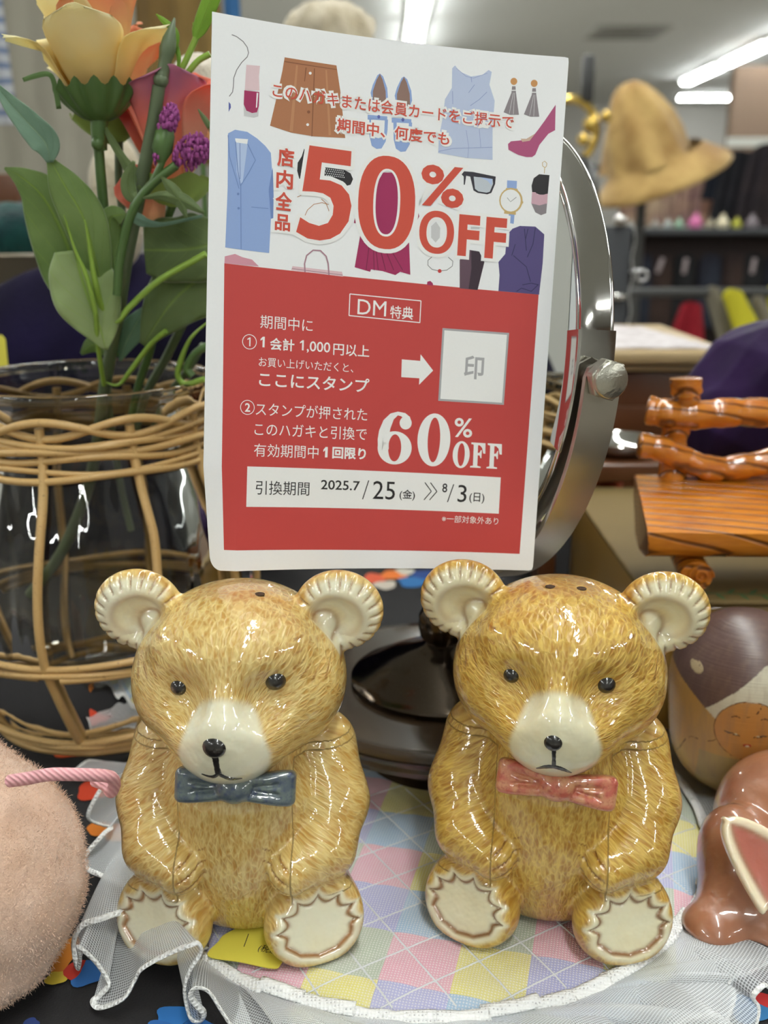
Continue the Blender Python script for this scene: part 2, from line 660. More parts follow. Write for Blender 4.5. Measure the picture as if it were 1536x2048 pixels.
def make_bear(loc, rotz, label, fur, bow_mat, bow_tilt, nose, mouth, eyes, holes, res=0.5):
    t = thing('ceramic_bear', label, 'bear figurine', loc, rotz, 'ceramic bear shakers')

    def fn(X, Y, Z):
        d = bear_sdf(X, Y, Z)
        for hx, hy in holes:
            d = smax(d, -(np.sqrt((X - hx) ** 2 + (Y - hy) ** 2 + 0 * Z) - 1.1 + 0 * Z) * 1.0 + np.where(Z > 96, 0, 50) * 0 - np.where(Z > 96, 0.0, 30.0), 0.5)
        return d
    o, P = sdf_mesh('body', fn, (-42, -42, -1), (42, 34, 110), res, fur, t)
    X, Y, Z = P[:, 0], P[:, 1], P[:, 2]
    # colour regions
    w = np.zeros(len(P)); c = np.zeros(len(P)); low = np.zeros(len(P))
    mz = np.sqrt((X / np.clip(12.4 - 0.20 * np.maximum(Z - 67, 0), 6, 13)) ** 2 + ((Z - 67.0) / np.where(Z > 67, 16.0, 13.0)) ** 2)
    w = np.maximum(w, (1 - sst(mz, 0.90, 1.04)) * sst(-Y, 17, 21))
    for s in (-1, 1):
        x, y, z = ear_co(X, Y, Z, s)
        rho = np.sqrt(x * x + z * z)
        th = np.arctan2(z, x)
        near = (rho < 13.5) & (s * X > 14) & (x > -10.5)
        front = sst(-y, 0.3, 2.6)
        w = np.maximum(w, near * front * (1 - sst(rho, 10.4, 12.0)) * sst(x + 0.35 * z, -8.0, -4.0) * sst(y, -7.4, -6.2))
        wn = np.abs(((th / (2 * np.pi) * 21) % 1.0) - 0.5) * 2
        c = np.maximum(c, near * front * sst(wn, 0.70, 0.95) * sst(rho, 7.5, 9.5) * (1 - sst(rho, 11.5, 12.5)) * 0.8)
        r2 = np.sqrt((x + 4.2) ** 2 + (z + 2.8) ** 2)
        c = np.maximum(c, near * front * (y > -6.2) * np.exp(-((rho - 6.4) / 1.0) ** 2) * 0.32 * (z > -6))
        c = np.maximum(c, near * front * np.exp(-((r2 - 4.0) / 0.7) ** 2) * 0.75 * (x > -7) * (y > -6.2))
        N, A, B = pad_co(X, Y, Z, s)
        edge, th = pad_edge(A, B)
        nf = (N > -3.0) & (np.abs(A) < 16) & (np.abs(B) < 13) & (s * X > 2) & (Z < 26) & (Y < -12)
        w = np.maximum(w, nf * (1 - sst(edge, 0.14, 0.36)) * sst(N, -3.4, -2.0))
        c = np.maximum(c, nf * np.exp(-((edge - 0.0) / 0.075) ** 2) * sst(N, -3.0, -1.5))
    AXX = np.abs(X)
    hz = (Z - 26) * 0.9 + (AXX - 15) * 0.5
    c = np.maximum(c, sst(np.abs(((hz / 3.4) % 1.0) - 0.5) * 2, 0.8, 1.0) * sst(-(AXX - 16), -0.5, 1.5) * (np.abs(hz) < 5) * (Y < -22) * (AXX > 8))
    low = (1 - sst(np.abs(Z - 50), 0, 0.1)) * 0
    low = np.maximum(low, sst(Z, 99.5, 102.5) * (np.abs(X) < 18) * (1 - sst(np.hypot(X, Y - 2), 11, 14)) * 0.35)
    put_attr(o.data, 'mask', 'FLOAT_COLOR', np.stack([w, c, low, np.ones(len(P))], 1))
    # hair direction: rays from the face on the head, downwards on the trunk
    head = Z > 58
    th = np.arctan2(X, Z - 70)
    vx, vy, vz = X, Y + 0.0, Z - 78
    ang = np.arccos(np.clip(-vy / np.sqrt(vx ** 2 + vy ** 2 + vz ** 2 + 1e-6), -1, 1))
    hu = th * 20
    hv = ang * 28 * 0.38
    bu = np.arctan2(X, -(Y - 4)) * 27
    arm = (AXX > 16) & (Z < 56) & (Z > 18)
    bu = np.where(arm, bu + (Z - 36) * 0.55 * np.sign(X), bu)
    bv = Z * 0.38 + np.where(arm, 30, 0)
    fu = np.where(head, hu, bu + 200)
    fv = np.where(head, hv, bv)
    put_attr(o.data, 'fur', 'FLOAT_VECTOR', np.stack([fu, fv, np.where(head, 0, 5.0) * np.ones(len(P))], 1))
    # eyes
    for (ex, ez, er) in eyes:
        y = ray_surface((ex, ez))
        b = MB(); b.ball((ex, y + er * 0.45, ez), (er, er, er), 24)
        b.build('eye', m_black, t)
    b = blob_on(bear_sdf, nose[0], nose[1], 1.0)
    b.build('nose', m_black, t)
    for i, (pts, wid) in enumerate(mouth):
        stroke_on(bear_sdf, pts, wid).build('mouth_line', m_black, t)
    for hx, hy in holes:
        zs = np.linspace(112, 90, 441)
        dd = bear_sdf(np.full_like(zs, hx), np.full_like(zs, hy), zs)
        b = MB(); b.ball((hx, hy, zs[int(np.argmax(dd < 0))] - 0.15), (1.45, 1.3, 0.4), 16); b.build('shaker_hole_disc', m_hole_shade, t)  # dark disc on the crown, its colour stands for the shade inside a hole
    bow, _ = sdf_mesh('bow_tie', bow_sdf, (-19, -6, -8), (19, 7, 8), 0.3, bow_mat, t)
    bow.location = Vector((bow_tilt[1], bow_tilt[2], bow_tilt[3])) * S
    bow.rotation_euler = (math.radians(-18), bow_tilt[0], 0)
    return t


fur1 = make_fur('honey_glaze', rgb(228, 204, 134), rgb(198, 153, 68), rgb(170, 117, 36), rgb(228, 224, 198), rgb(138, 84, 14))
fur2 = make_fur('mustard_glaze', rgb(222, 188, 96), rgb(180, 128, 30), rgb(148, 94, 12), rgb(226, 220, 188), rgb(122, 70, 8))
m_bow_blue = glaze('slate_blue_glaze', rgb(70, 82, 92), rgb(100, 112, 108), rgb(44, 56, 92))
m_bow_red = glaze('coral_glaze', rgb(188, 96, 78), rgb(206, 150, 110), rgb(160, 70, 60))
make_bear((-41, 262, 0.2), math.radians(-1), 'glazed honey-brown ceramic bear with slate blue bow tie, standing on the yellow price label',
          fur1, m_bow_blue, (0.03, 1.8, -27.0, 55.3),
          ((-1.5, 71.6), (3.3, 2.9)),
          [([(-1.3, 70), (-1.1, 66.5), (-0.9, 63.4)], [1.3, 1.1, 1.2]), ([(-5.6, 62.7), (-2.8, 62.2), (-0.9, 63.6)], [0.4, 0.8, 0.8]), ([(-0.9, 63.6), (1.8, 61.6), (4.8, 61.1)], [0.8, 0.9, 0.4])],
          [(-12.8, 81.4, 2.6), (12.6, 83.8, 3.1)], [(7, -5)])
make_bear((50.6, 265.5, 0.2), math.radians(-10.5), 'glazed mustard-brown ceramic bear with coral bow tie, beside the glazed pig',
          fur2, m_bow_red, (0.09, 0.9, -27.0, 53.6),
          ((-0.6, 70.8), (2.5, 2.4)),
          [([(-0.4, 70), (-0.2, 66.5), (-0.1, 63.6)], [0.9, 0.7, 0.8]), ([(-4.6, 61.2), (-2.4, 62.6), (-0.1, 63.2), (2.2, 62.4), (4.6, 60.6)], [0.3, 0.9, 1.0, 0.9, 0.3])],
          [(-12.4, 82.2, 2.5), (12.4, 81.6, 2.8)], [(-3.5, -5), (5, -4.5)])
ART=[('necklace','grey',1,[5.2,4.87,6.5,5.13,8.24,6.04,9.35,7.26,9.72,8.57,9.42,9.57,7.93,11.21,6.66,13.25,5.91,15.41,5.87,17.46,5.7,18.88,4.86,20.08,5.04,20.17,5.9,18.93,6.09,17.44,6.13,15.42,6.85,13.31,8.1,11.31,9.6,9.66,9.94,8.54,9.54,7.14,8.39,5.88,6.6,4.94,5.28,4.67]),
('necklace','blue_dark',1,[4.81,21.49,5.35,22.03,5.45,22.83,4.87,24.06]),
('nail_polish','pink_pale',1,[9.34,11.59,13.0,11.34,12.81,14.03,13.04,17.49,9.07,18.03,9.2,14.54]),
('nail_polish','magenta',1,[8.94,18.05,13.01,17.9,13.02,21.41,12.53,23.12,11.21,23.5,9.65,23.09,8.86,21.55]),
('nail_polish','grey_pale',1,[8.86,21.55,9.65,23.09,11.21,23.5,12.53,23.12,13.02,21.41,12.92,24.11,11.68,24.56,9.02,24.49]),
('nail_polish','white',2,[12.3,18.2,12.75,18.18,12.5,21.89,12.19,22.01]),
('skirt','brown',1,[19.66,8.22,34.03,8.37,35.39,14.85,37.28,26.9,28.47,27.42,22.08,27.17,16.19,26.07,17.76,18.71,19.11,11.92]),
('skirt','brown_dark',2,[19.65,9.16,34.16,9.32,34.21,9.52,19.61,9.42]),
('skirt','brown_dark',2,[27.82,9.92,28.09,9.88,28.01,27.47,27.74,27.5]),
('skirt','brown_dark',2,[25.47,10.02,25.78,9.98,25.46,13.56,25.24,13.59]),
('skirt','brown_light',2,[22.85,9.75,23.39,9.76,22.53,26.91,21.62,26.8]),
('skirt','brown_light',2,[30.99,9.93,31.45,9.91,33.25,26.56,32.57,26.71]),
('skirt','white',3,[27.23,11.24,27.16,11.47,26.96,11.64,26.71,11.67,26.51,11.56,26.42,11.35,26.49,11.12,26.69,10.96,26.94,10.93,27.15,11.03]),
('skirt','white',3,[26.99,24.53,26.92,24.77,26.72,24.93,26.47,24.96,26.26,24.84,26.17,24.63,26.24,24.4,26.44,24.24,26.7,24.21,26.9,24.32]),
('skirt','brown_dark',3,[27.19,21.22,27.11,21.48,26.89,21.66,26.61,21.69,26.38,21.56,26.28,21.33,26.36,21.07,26.58,20.89,26.86,20.86,27.09,20.98]),
('shoes','blue',1,[46.32,9.01,47.28,9.67,48.58,12.52,48.93,15.05,48.32,16.82,44.6,16.79,43.93,14.3,44.48,12.11,45.65,9.51]),
('shoes','shoe_in',2,[46.33,9.14,47.18,10.53,48.15,13.42,48.46,16.81,44.7,16.78,44.56,13.8,45.48,10.72]),
('shoes','blue',1,[43.37,20.13,48.94,19.99,49.0,21.27,43.43,21.41]),
('shoes','blue',1,[43.88,21.15,49.21,20.82,49.21,23.63,48.8,26.7,47.72,28.63,46.33,28.89,44.9,28.16,44.19,25.85]),
('shoes','white',2,[44.81,21.27,48.3,21.13,48.27,25.45,46.67,26.04,45.11,25.76]),
('shoes','blue_dark',3,[46.95,20.32,46.85,20.69,46.56,20.87,46.26,20.75,46.12,20.4,46.22,20.03,46.51,19.85,46.81,19.97]),
('shoes','blue',1,[53.19,9.03,54.15,9.7,55.46,12.57,55.83,15.12,55.22,16.9,51.49,16.84,50.8,14.34,51.34,12.14,52.51,9.53]),
('shoes','shoe_in',2,[53.19,9.16,54.06,10.57,55.05,13.47,55.36,16.89,51.58,16.83,51.43,13.84,52.34,10.75]),
('shoes','blue',1,[50.25,20.2,55.86,20.09,55.93,21.38,50.32,21.49]),
('shoes','blue',1,[50.77,21.23,56.14,20.93,56.14,23.76,55.74,26.84,54.67,28.78,53.27,29.03,51.83,28.29,51.1,25.96]),
('shoes','white',2,[51.71,21.35,55.22,21.23,55.21,25.58,53.59,26.17,52.03,25.88]),
('shoes','blue_dark',3,[53.86,20.41,53.76,20.79,53.47,20.97,53.17,20.84,53.02,20.49,53.13,20.11,53.42,19.93,53.72,20.06]),
('coat','blue',1,[4.82,29.48,6.69,28.3,10.01,28.42,12.72,29.75,15.0,31.36,16.63,33.06,17.26,38.91,17.25,46.15,16.96,59.3,9.47,59.05,4.75,58.81,5.05,43.16]),
('coat','blue_mid',1,[16.13,41.99,17.28,36.79,17.73,43.96,17.82,49.95,17.1,50.23,17.08,52.6,16.72,52.63]),
('coat','white',2,[6.74,30.48,10.28,30.25,10.09,31.52,6.99,31.48]),
('coat','blue_pale',2,[6.99,31.48,10.18,31.51,9.1,41.46,8.36,41.96,7.4,39.14]),
('coat','blue_mid',3,[6.78,31.31,7.59,38.71,8.39,42.4,8.61,42.34,7.81,38.66,7.0,31.27]),
('coat','blue_mid',3,[8.01,31.57,8.28,40.71,8.46,40.69,8.18,31.54]),
('coat','blue_mid',3,[10.08,31.57,12.32,35.44,10.63,38.72,8.48,42.36,8.99,58.88,9.22,58.86,8.7,42.36,10.83,38.81,12.54,35.41,10.28,31.45]),
('coat','blue_mid',3,[4.74,29.91,5.22,35.24,8.08,43.28,8.25,43.21,5.4,35.18,4.92,29.88]),
('coat','blue_mid',3,[11.64,47.71,16.38,47.68,16.39,47.51,11.65,47.54]),
('coat','blue_mid',3,[8.29,44.58,8.19,44.83,7.94,44.95,7.69,44.88,7.58,44.65,7.68,44.4,7.93,44.28,8.18,44.35]),
('coat','blue_mid',3,[8.52,48.27,8.42,48.52,8.17,48.64,7.92,48.57,7.81,48.34,7.9,48.09,8.15,47.97,8.41,48.04]),
('checked_shoe','black',1,[25.85,30.85,26.1,31.59,25.43,38.49,24.77,38.99,24.1,36.92,24.16,34.78,25.24,32.96]),
('checked_shoe','black',1,[31.75,35.2,37.07,35.19,39.2,36.08,39.96,37.53,39.33,39.11,38.18,39.52,35.33,37.96,31.47,37.46]),
('checked_shoe','white',2,[31.89,35.44,32.13,35.46,32.14,35.72,31.9,35.7]),
('checked_shoe','white',2,[32.19,35.97,32.42,35.99,32.43,36.25,32.2,36.23]),
('checked_shoe','white',2,[31.94,36.56,32.17,36.58,32.18,36.83,31.95,36.81]),
('checked_shoe','white',2,[32.24,37.09,32.47,37.11,32.48,37.37,32.25,37.35]),
('checked_shoe','white',2,[32.45,35.45,32.68,35.47,32.69,35.73,32.46,35.71]),
('checked_shoe','white',2,[32.75,35.98,32.98,36.0,32.99,36.26,32.76,36.24]),
('checked_shoe','white',2,[32.49,36.57,32.72,36.59,32.73,36.84,32.5,36.82]),
('checked_shoe','white',2,[32.79,37.1,33.02,37.12,33.03,37.38,32.8,37.36]),
('checked_shoe','white',2,[33.0,35.46,33.23,35.48,33.25,35.74,33.01,35.72]),
('checked_shoe','white',2,[33.3,35.99,33.53,36.01,33.54,36.27,33.31,36.25]),
('checked_shoe','white',2,[33.05,36.58,33.28,36.6,33.29,36.86,33.06,36.83]),
('checked_shoe','white',2,[33.35,37.11,33.58,37.13,33.59,37.39,33.36,37.37]),
('checked_shoe','white',2,[33.56,35.47,33.79,35.49,33.8,35.75,33.57,35.73]),
('checked_shoe','white',2,[33.86,36.0,34.09,36.02,34.1,36.28,33.87,36.26]),
('checked_shoe','white',2,[33.6,36.59,33.83,36.61,33.84,36.87,33.61,36.85]),
('checked_shoe','white',2,[33.9,37.12,34.13,37.14,34.14,37.4,33.91,37.38]),
('checked_shoe','white',2,[34.11,35.48,34.35,35.5,34.36,35.76,34.12,35.74]),
('checked_shoe','white',2,[34.41,36.01,34.64,36.03,34.66,36.29,34.42,36.27]),
('checked_shoe','white',2,[34.16,36.6,34.39,36.62,34.4,36.88,34.17,36.86]),
('checked_shoe','white',2,[34.46,37.13,34.69,37.15,34.7,37.41,34.47,37.39]),
('checked_shoe','white',2,[34.67,35.49,34.9,35.51,34.91,35.77,34.68,35.75]),
('checked_shoe','white',2,[34.97,36.02,35.2,36.04,35.21,36.3,34.98,36.28]),
('checked_shoe','white',2,[34.71,36.61,34.95,36.63,34.96,36.89,34.72,36.87]),
('checked_shoe','white',2,[35.01,37.14,35.25,37.16,35.26,37.42,35.02,37.4]),
('checked_shoe','white',2,[35.23,35.5,35.46,35.52,35.47,35.78,35.24,35.76]),
('checked_shoe','white',2,[35.52,36.03,35.76,36.06,35.77,36.31,35.54,36.29]),
('checked_shoe','white',2,[35.27,36.62,35.5,36.64,35.51,36.9,35.28,36.88]),
('checked_shoe','white',2,[35.57,37.16,35.8,37.18,35.81,37.44,35.58,37.41]),
('checked_shoe','white',2,[35.78,35.51,36.01,35.53,36.02,35.79,35.79,35.77]),
('checked_shoe','white',2,[36.08,36.05,36.31,36.07,36.33,36.33,36.09,36.3]),
('checked_shoe','white',2,[35.83,36.63,36.06,36.65,36.07,36.91,35.84,36.89]),
('checked_shoe','white',2,[36.13,37.17,36.36,37.19,36.37,37.45,36.14,37.43]),
('checked_shoe','white',2,[36.34,35.52,36.57,35.54,36.58,35.8,36.35,35.78]),
('checked_shoe','white',2,[36.64,36.06,36.87,36.08,36.88,36.34,36.65,36.32]),
('checked_shoe','white',2,[36.38,36.64,36.62,36.67,36.63,36.93,36.4,36.9]),
('checked_shoe','white',2,[36.69,37.18,36.92,37.2,36.93,37.46,36.7,37.44]),
('checked_shoe','white',2,[36.9,35.54,37.13,35.56,37.14,35.81,36.91,35.79]),
('checked_shoe','white',2,[37.2,36.07,37.43,36.09,37.44,36.35,37.21,36.33]),
('checked_shoe','white',2,[36.94,36.66,37.18,36.68,37.19,36.94,36.95,36.92]),
('checked_shoe','white',2,[37.24,37.19,37.48,37.21,37.49,37.47,37.25,37.45]),
('sunglasses_wire','brown_light',1,[26.58,48.98,27.42,46.97,29.17,45.32,31.42,44.7,33.5,45.07,33.54,44.9,31.42,44.52,29.08,45.18,27.27,46.88,26.41,48.93]),
('sunglasses_wire','brown_light',1,[31.09,43.71,32.5,44.78,33.61,47.19,33.78,47.12,32.66,44.67,31.21,43.57]),
('sunglasses_wire','brown_light',1,[24.37,43.83,25.5,43.29,25.43,43.14,24.3,43.68]),
('dress','magenta',1,[46.98,37.77,48.5,35.01,51.54,34.75,54.66,40.66,57.01,53.88,57.78,62.33,54.78,61.7,53.4,62.7,49.54,61.81,46.21,61.59,46.0,62.27,41.46,61.32,42.71,52.24,45.75,41.39]),
('dress','magenta_dark',2,[45.3,54.7,44.68,61.9,44.91,61.91,45.53,54.71]),
('dress','magenta_dark',2,[46.48,54.63,47.04,61.76,47.28,61.74,46.71,54.6]),
('dress','magenta_dark',2,[47.07,54.59,48.23,61.69,48.46,61.65,47.3,54.55]),
('dress','magenta_dark',2,[48.13,54.53,50.37,61.56,50.6,61.49,48.36,54.46]),
('dress','magenta_dark',2,[49.32,54.46,52.75,61.42,52.97,61.32,49.53,54.36]),
('dress','magenta_dark',2,[50.63,54.38,55.38,61.27,55.58,61.14,50.83,54.25]),
('dress','magenta',1,[40.7,49.3,41.0,47.51,41.41,49.33]),
('dress','magenta',1,[59.17,47.66,58.99,44.32,59.56,46.07]),
('glasses','ink',1,[70.21,32.79,74.38,32.75,81.18,33.57,81.12,35.59,80.19,38.12,79.03,38.6,76.16,38.39,74.93,37.8,73.75,34.09,72.56,33.95,72.33,36.42,71.99,36.45,71.86,34.23]),
('glasses','lens',2,[74.75,34.02,80.28,34.3,80.51,35.63,79.7,37.84,78.77,38.17,76.37,37.97,75.33,37.33]),
('glasses','blue_pale',3,[76.36,34.04,80.28,34.3,80.11,36.1,78.79,34.85]),
('glasses','ink',1,[65.62,33.06,66.33,33.0,65.93,34.23,65.59,34.12]),
('pendant','grey_pale',1,[63.17,48.5,64.52,47.15,65.81,48.77,65.86,51.47,64.7,52.91,63.34,51.64]),
('watch','blue',1,[84.56,34.37,87.42,34.37,87.47,36.52,84.61,36.48]),
('watch','blue',1,[85.64,43.41,87.36,43.4,87.27,46.26,85.83,46.12]),
('watch','gold',2,[89.44,39.65,89.35,40.75,88.93,41.75,88.23,42.58,87.31,43.14,86.26,43.37,85.19,43.26,84.21,42.82,83.4,42.09,82.85,41.15,82.61,40.08,82.7,38.98,83.13,37.98,83.83,37.16,84.75,36.6,85.79,36.36,86.86,36.47,87.84,36.9,88.65,37.63,89.2,38.58]),
('watch','white',3,[88.87,39.68,88.8,40.64,88.44,41.52,87.83,42.24,87.04,42.72,86.14,42.93,85.22,42.83,84.37,42.45,83.67,41.81,83.19,40.99,82.99,40.05,83.07,39.1,83.43,38.22,84.04,37.51,84.83,37.02,85.73,36.81,86.65,36.91,87.49,37.29,88.19,37.92,88.67,38.75]),
('watch','gold',1,[84.37,36.5,87.75,36.51,87.8,37.18,84.27,37.18]),
('watch','gold',1,[84.32,42.81,87.67,42.97,87.72,43.74,84.22,43.59]),
('watch','grey',4,[84.83,39.21,85.92,40.3,87.58,38.91,87.48,38.81,85.9,40.16,84.94,39.12]),
('watch','gold',1,[89.67,40.13,89.59,40.43,89.36,40.56,89.12,40.45,89.0,40.17,89.08,39.88,89.31,39.75,89.55,39.85]),
('fur_charm','black',1,[93.72,32.1,96.76,32.19,96.65,37.33,94.7,37.89,92.99,37.32,92.03,37.15,91.76,35.36,92.24,33.31]),
('fur_charm','pink_mid',1,[92.03,37.15,92.95,36.64,93.74,37.72,94.52,36.77,95.63,37.61,96.62,36.88,96.66,40.04,94.43,40.71,92.02,40.31]),
('fur_charm','grey_mid',1,[92.02,40.31,93.17,39.79,94.43,40.71,95.56,39.88,96.61,40.05,96.57,42.77,95.09,43.4,93.38,42.72]),
('fur_charm','gold',1,[95.38,30.13,94.67,29.75,94.53,28.94,95.06,28.52,95.68,29.01,95.6,29.79,95.11,30.28,95.12,31.78,95.3,31.78,95.29,30.32,95.77,29.86,95.85,28.94,95.07,28.34,94.35,28.89,94.51,29.85,95.29,30.28]),
('blouse','lav',1,[67.6,4.68,69.0,6.19,72.34,7.19,75.57,6.48,77.26,5.04,78.18,5.48,77.74,8.9,79.52,13.12,79.46,15.75,79.42,21.03,79.94,29.06,72.26,29.09,64.08,28.41,64.05,24.46,64.99,17.82,65.23,13.89,67.02,10.69,66.81,5.53]),
('blouse','lav_dark',2,[72.25,7.29,72.52,8.7,72.71,8.66,72.43,7.26]),
('blouse','lav_dark',2,[77.1,10.85,74.99,13.07,72.52,14.92,72.64,15.06,75.12,13.19,77.24,10.96]),
('blouse','lav_dark',2,[67.97,5.47,70.91,7.37,73.08,7.62,76.97,5.99,76.92,5.87,73.05,7.49,70.97,7.25,68.06,5.36]),
('blouse','lav_dark',2,[73.42,9.21,71.82,11.52,71.98,11.61,73.57,9.3]),
('blouse','lav_dark',2,[64.18,28.05,68.35,26.92,79.63,25.75,79.62,25.57,68.33,26.74,64.13,27.88]),
('blouse','lav_dark',2,[67.16,11.55,67.46,14.99,67.64,14.97,67.35,11.53]),
('blouse','lav_dark',2,[71.74,21.64,72.71,25.96,72.66,29.05,72.8,29.05,72.85,25.94,71.88,21.61]),
('blouse','lav_dark',2,[75.47,20.9,76.26,25.91,76.4,25.89,75.61,20.88]),
('earrings','gold_o',1,[85.67,7.42,85.6,7.84,85.35,8.19,84.97,8.4,84.54,8.44,84.13,8.28,83.84,7.97,83.71,7.56,83.78,7.14,84.03,6.79,84.41,6.58,84.85,6.54,85.25,6.7,85.55,7.01]),
('earrings','grey_mid',1,[84.27,8.83,85.25,8.76,85.51,10.48,86.75,16.32,84.22,16.5,82.3,15.98,84.2,10.58]),
('earrings','grey_pale',2,[84.69,10.53,83.89,16.2,84.03,16.22,84.83,10.55]),
('earrings','grey_pale',2,[85.01,10.52,85.08,16.3,85.22,16.3,85.15,10.51]),
('earrings','white',2,[84.14,9.8,85.45,9.7,85.47,9.96,84.16,10.06]),
('earrings','gold_o',1,[91.54,7.52,91.47,7.94,91.22,8.29,90.84,8.51,90.41,8.54,90.0,8.38,89.71,8.07,89.58,7.66,89.65,7.24,89.9,6.88,90.28,6.67,90.71,6.64,91.12,6.8,91.41,7.11]),
('earrings','grey_mid',1,[90.14,8.93,91.12,8.86,91.38,10.6,92.65,16.45,90.12,16.62,88.19,16.09,90.07,10.69]),
('earrings','grey_pale',2,[90.57,10.64,89.79,16.32,89.93,16.33,90.7,10.65]),
('earrings','grey_pale',2,[90.89,10.63,90.97,16.42,91.11,16.42,91.03,10.62]),
('earrings','white',2,[90.02,9.9,91.33,9.81,91.35,10.07,90.04,10.16]),
('heel','mauve',1,[97.13,12.9,97.46,19.82,95.6,20.91,93.24,24.08,92.25,26.82,91.36,27.54,89.71,27.65,87.31,27.22,84.38,25.99,84.14,24.46,84.94,23.65,87.98,23.18,90.76,22.46,92.48,20.13,94.19,17.59]),
('heel','tan_in',2,[87.71,22.75,89.36,22.68,91.84,21.06,90.34,23.15,88.24,23.6]),
('vest','purple',1,[87.03,47.64,89.12,46.74,93.66,46.67,96.43,48.7,96.54,56.96,96.12,65.79,84.03,65.4,84.07,60.87,83.49,57.22,85.35,54.82,85.56,49.32]),
('vest','purple_dark',2,[90.39,47.46,91.39,53.57,91.62,53.54,90.63,47.42]),
('vest','purple_dark',2,[91.44,47.36,90.93,50.36,91.16,50.39,91.67,47.4]),
('vest','purple_dark',2,[93.56,47.02,93.17,51.6,91.76,55.33,91.99,55.41,93.41,51.65,93.8,47.04]),
('vest','purple_dark',2,[87.7,55.23,91.73,58.21,93.2,62.26,93.43,62.18,91.92,58.07,87.85,55.05]),
('vest','purple_dark',2,[91.01,63.38,93.59,62.78,95.76,63.13,95.79,62.9,93.58,62.55,90.95,63.16]),
('vest','purple_dark',2,[89.49,65.3,90.81,64.32,93.78,65.09,95.63,63.2,95.45,63.04,93.72,64.87,90.79,64.09,89.35,65.11]),
('vest','purple_dark',2,[88.02,51.88,87.18,55.14,87.41,55.19,88.25,51.94]),
('boots','plum',1,[73.21,54.17,77.65,54.59,79.37,57.46,78.57,61.64,77.85,65.46,72.53,65.29,72.06,57.44]),
('boots','plum_dark',2,[75.24,54.5,77.65,54.59,79.37,57.46,78.57,61.64,77.85,65.46,75.18,65.28,75.65,59.51]),
('boots','grey_pale',1,[74.36,47.97,77.33,47.92,77.36,48.37,74.39,48.47]),
('bracelet','grey',1,[63.81,56.88,62.65,57.98,62.72,59.42,64.03,60.52,66.24,60.85,68.43,60.48,70.08,59.21,70.15,57.74,68.72,56.66,68.6,56.81,69.98,57.83,69.92,59.11,68.35,60.32,66.25,60.67,64.1,60.35,62.89,59.33,62.82,58.05,63.94,57.01]),
('bracelet','red',2,[66.92,60.72,66.85,60.99,66.66,61.21,66.37,61.3,66.08,61.24,65.86,61.05,65.77,60.79,65.83,60.51,66.03,60.3,66.31,60.21,66.6,60.26,66.82,60.45]),
('sweater','pink_knit',1,[4.67,61.16,7.47,60.29,9.52,60.98,12.24,61.41,13.64,62.6,14.2,63.08,4.62,63.0]),
('handbag','pink_bag',1,[23.63,62.28,37.84,62.82,38.27,64.13,23.3,63.4]),
('handbag','mauve_d',2,[27.46,63.62,27.24,61.38,27.73,59.23,29.43,57.73,31.36,57.7,32.96,59.05,33.57,60.93,33.92,64.0,34.34,63.94,33.98,60.84,33.31,58.82,31.53,57.33,29.28,57.37,27.37,59.04,26.82,61.37,27.04,63.68]),
('handbag','mauve_d',2,[23.51,63.04,38.01,63.79,38.03,63.61,23.52,62.86]),
('shoe_tip','magenta',1,[62.77,64.85,62.91,63.93,63.77,63.69,64.52,64.29,64.65,64.97]),
('dress','magenta',3,[49.6,35.44,50.89,35.9,51.83,38.68,52.23,43.07,52.17,47.51,51.11,50.04,49.95,50.58,48.54,48.68,47.76,44.31,47.7,39.91,48.43,36.55])]
GLYPH=[('or',[27.28,29.89,39.18,30.23,39.12,34.22,30.92,33.99,30.49,38.55,33.5,38.56,36.78,39.56,38.97,41.76,39.8,44.75,39.14,48.98,36.85,52.47,34.11,54.14,31.11,54.82,27.62,54.53,24.33,53.05,25.35,49.06,27.93,50.35,30.73,50.9,33.25,49.91,34.55,47.61,34.69,45.19,33.68,43.1,31.55,42.12,29.01,41.93,25.7,42.11]),
('w',[50.65,112.56,50.42,109.57,50.74,107.0,51.91,103.98,53.92,102.0,56.08,101.38,58.3,101.73,59.76,102.79,60.37,104.35,58.42,104.2,57.25,102.74,56.14,102.48,54.97,103.67,54.05,106.47,53.76,109.48,53.86,112.48]),
('w',[78.73,109.64,83.0,109.75,83.16,112.89,82.49,112.83,82.07,111.18,81.36,110.46,80.78,110.44,80.84,112.75,81.4,112.6,81.76,111.85,82.02,111.84,82.04,114.24,81.73,114.26,81.46,113.48,80.88,113.41,80.94,116.56,81.98,116.79,81.96,117.19,78.74,117.12,78.76,116.72,79.6,116.52,79.48,110.31,78.72,110.12]),
('w',[83.71,109.72,87.99,109.83,88.15,112.97,87.48,112.91,87.06,111.26,86.34,110.54,85.76,110.52,85.82,112.84,86.39,112.69,86.74,111.93,87.01,111.92,87.03,114.33,86.72,114.34,86.45,113.56,85.87,113.5,85.94,116.66,86.98,116.88,86.96,117.28,83.74,117.22,83.76,116.82,84.6,116.61,84.47,110.4,83.7,110.2])]
RINGS=[(55.65,112,5.13,4.87,1.95,3.97),(58.58,104.62,1.81,1.88,0,0),(67.35,109.33,4.97,7.81,1.87,6.6),(75.85,113.4,2.58,4.02,1.07,3.41)]

# ------------------------------------------------------------------ the coupon card leaning on the mirror
CR = ((0.9702, 0.0466, 0.2378), (0.2301, 0.1299, -0.9645), (-0.0759, 0.9904, 0.1153))
CT = (-0.61, 290.07, -25.6 + CAM_H)
CK = 0.00375


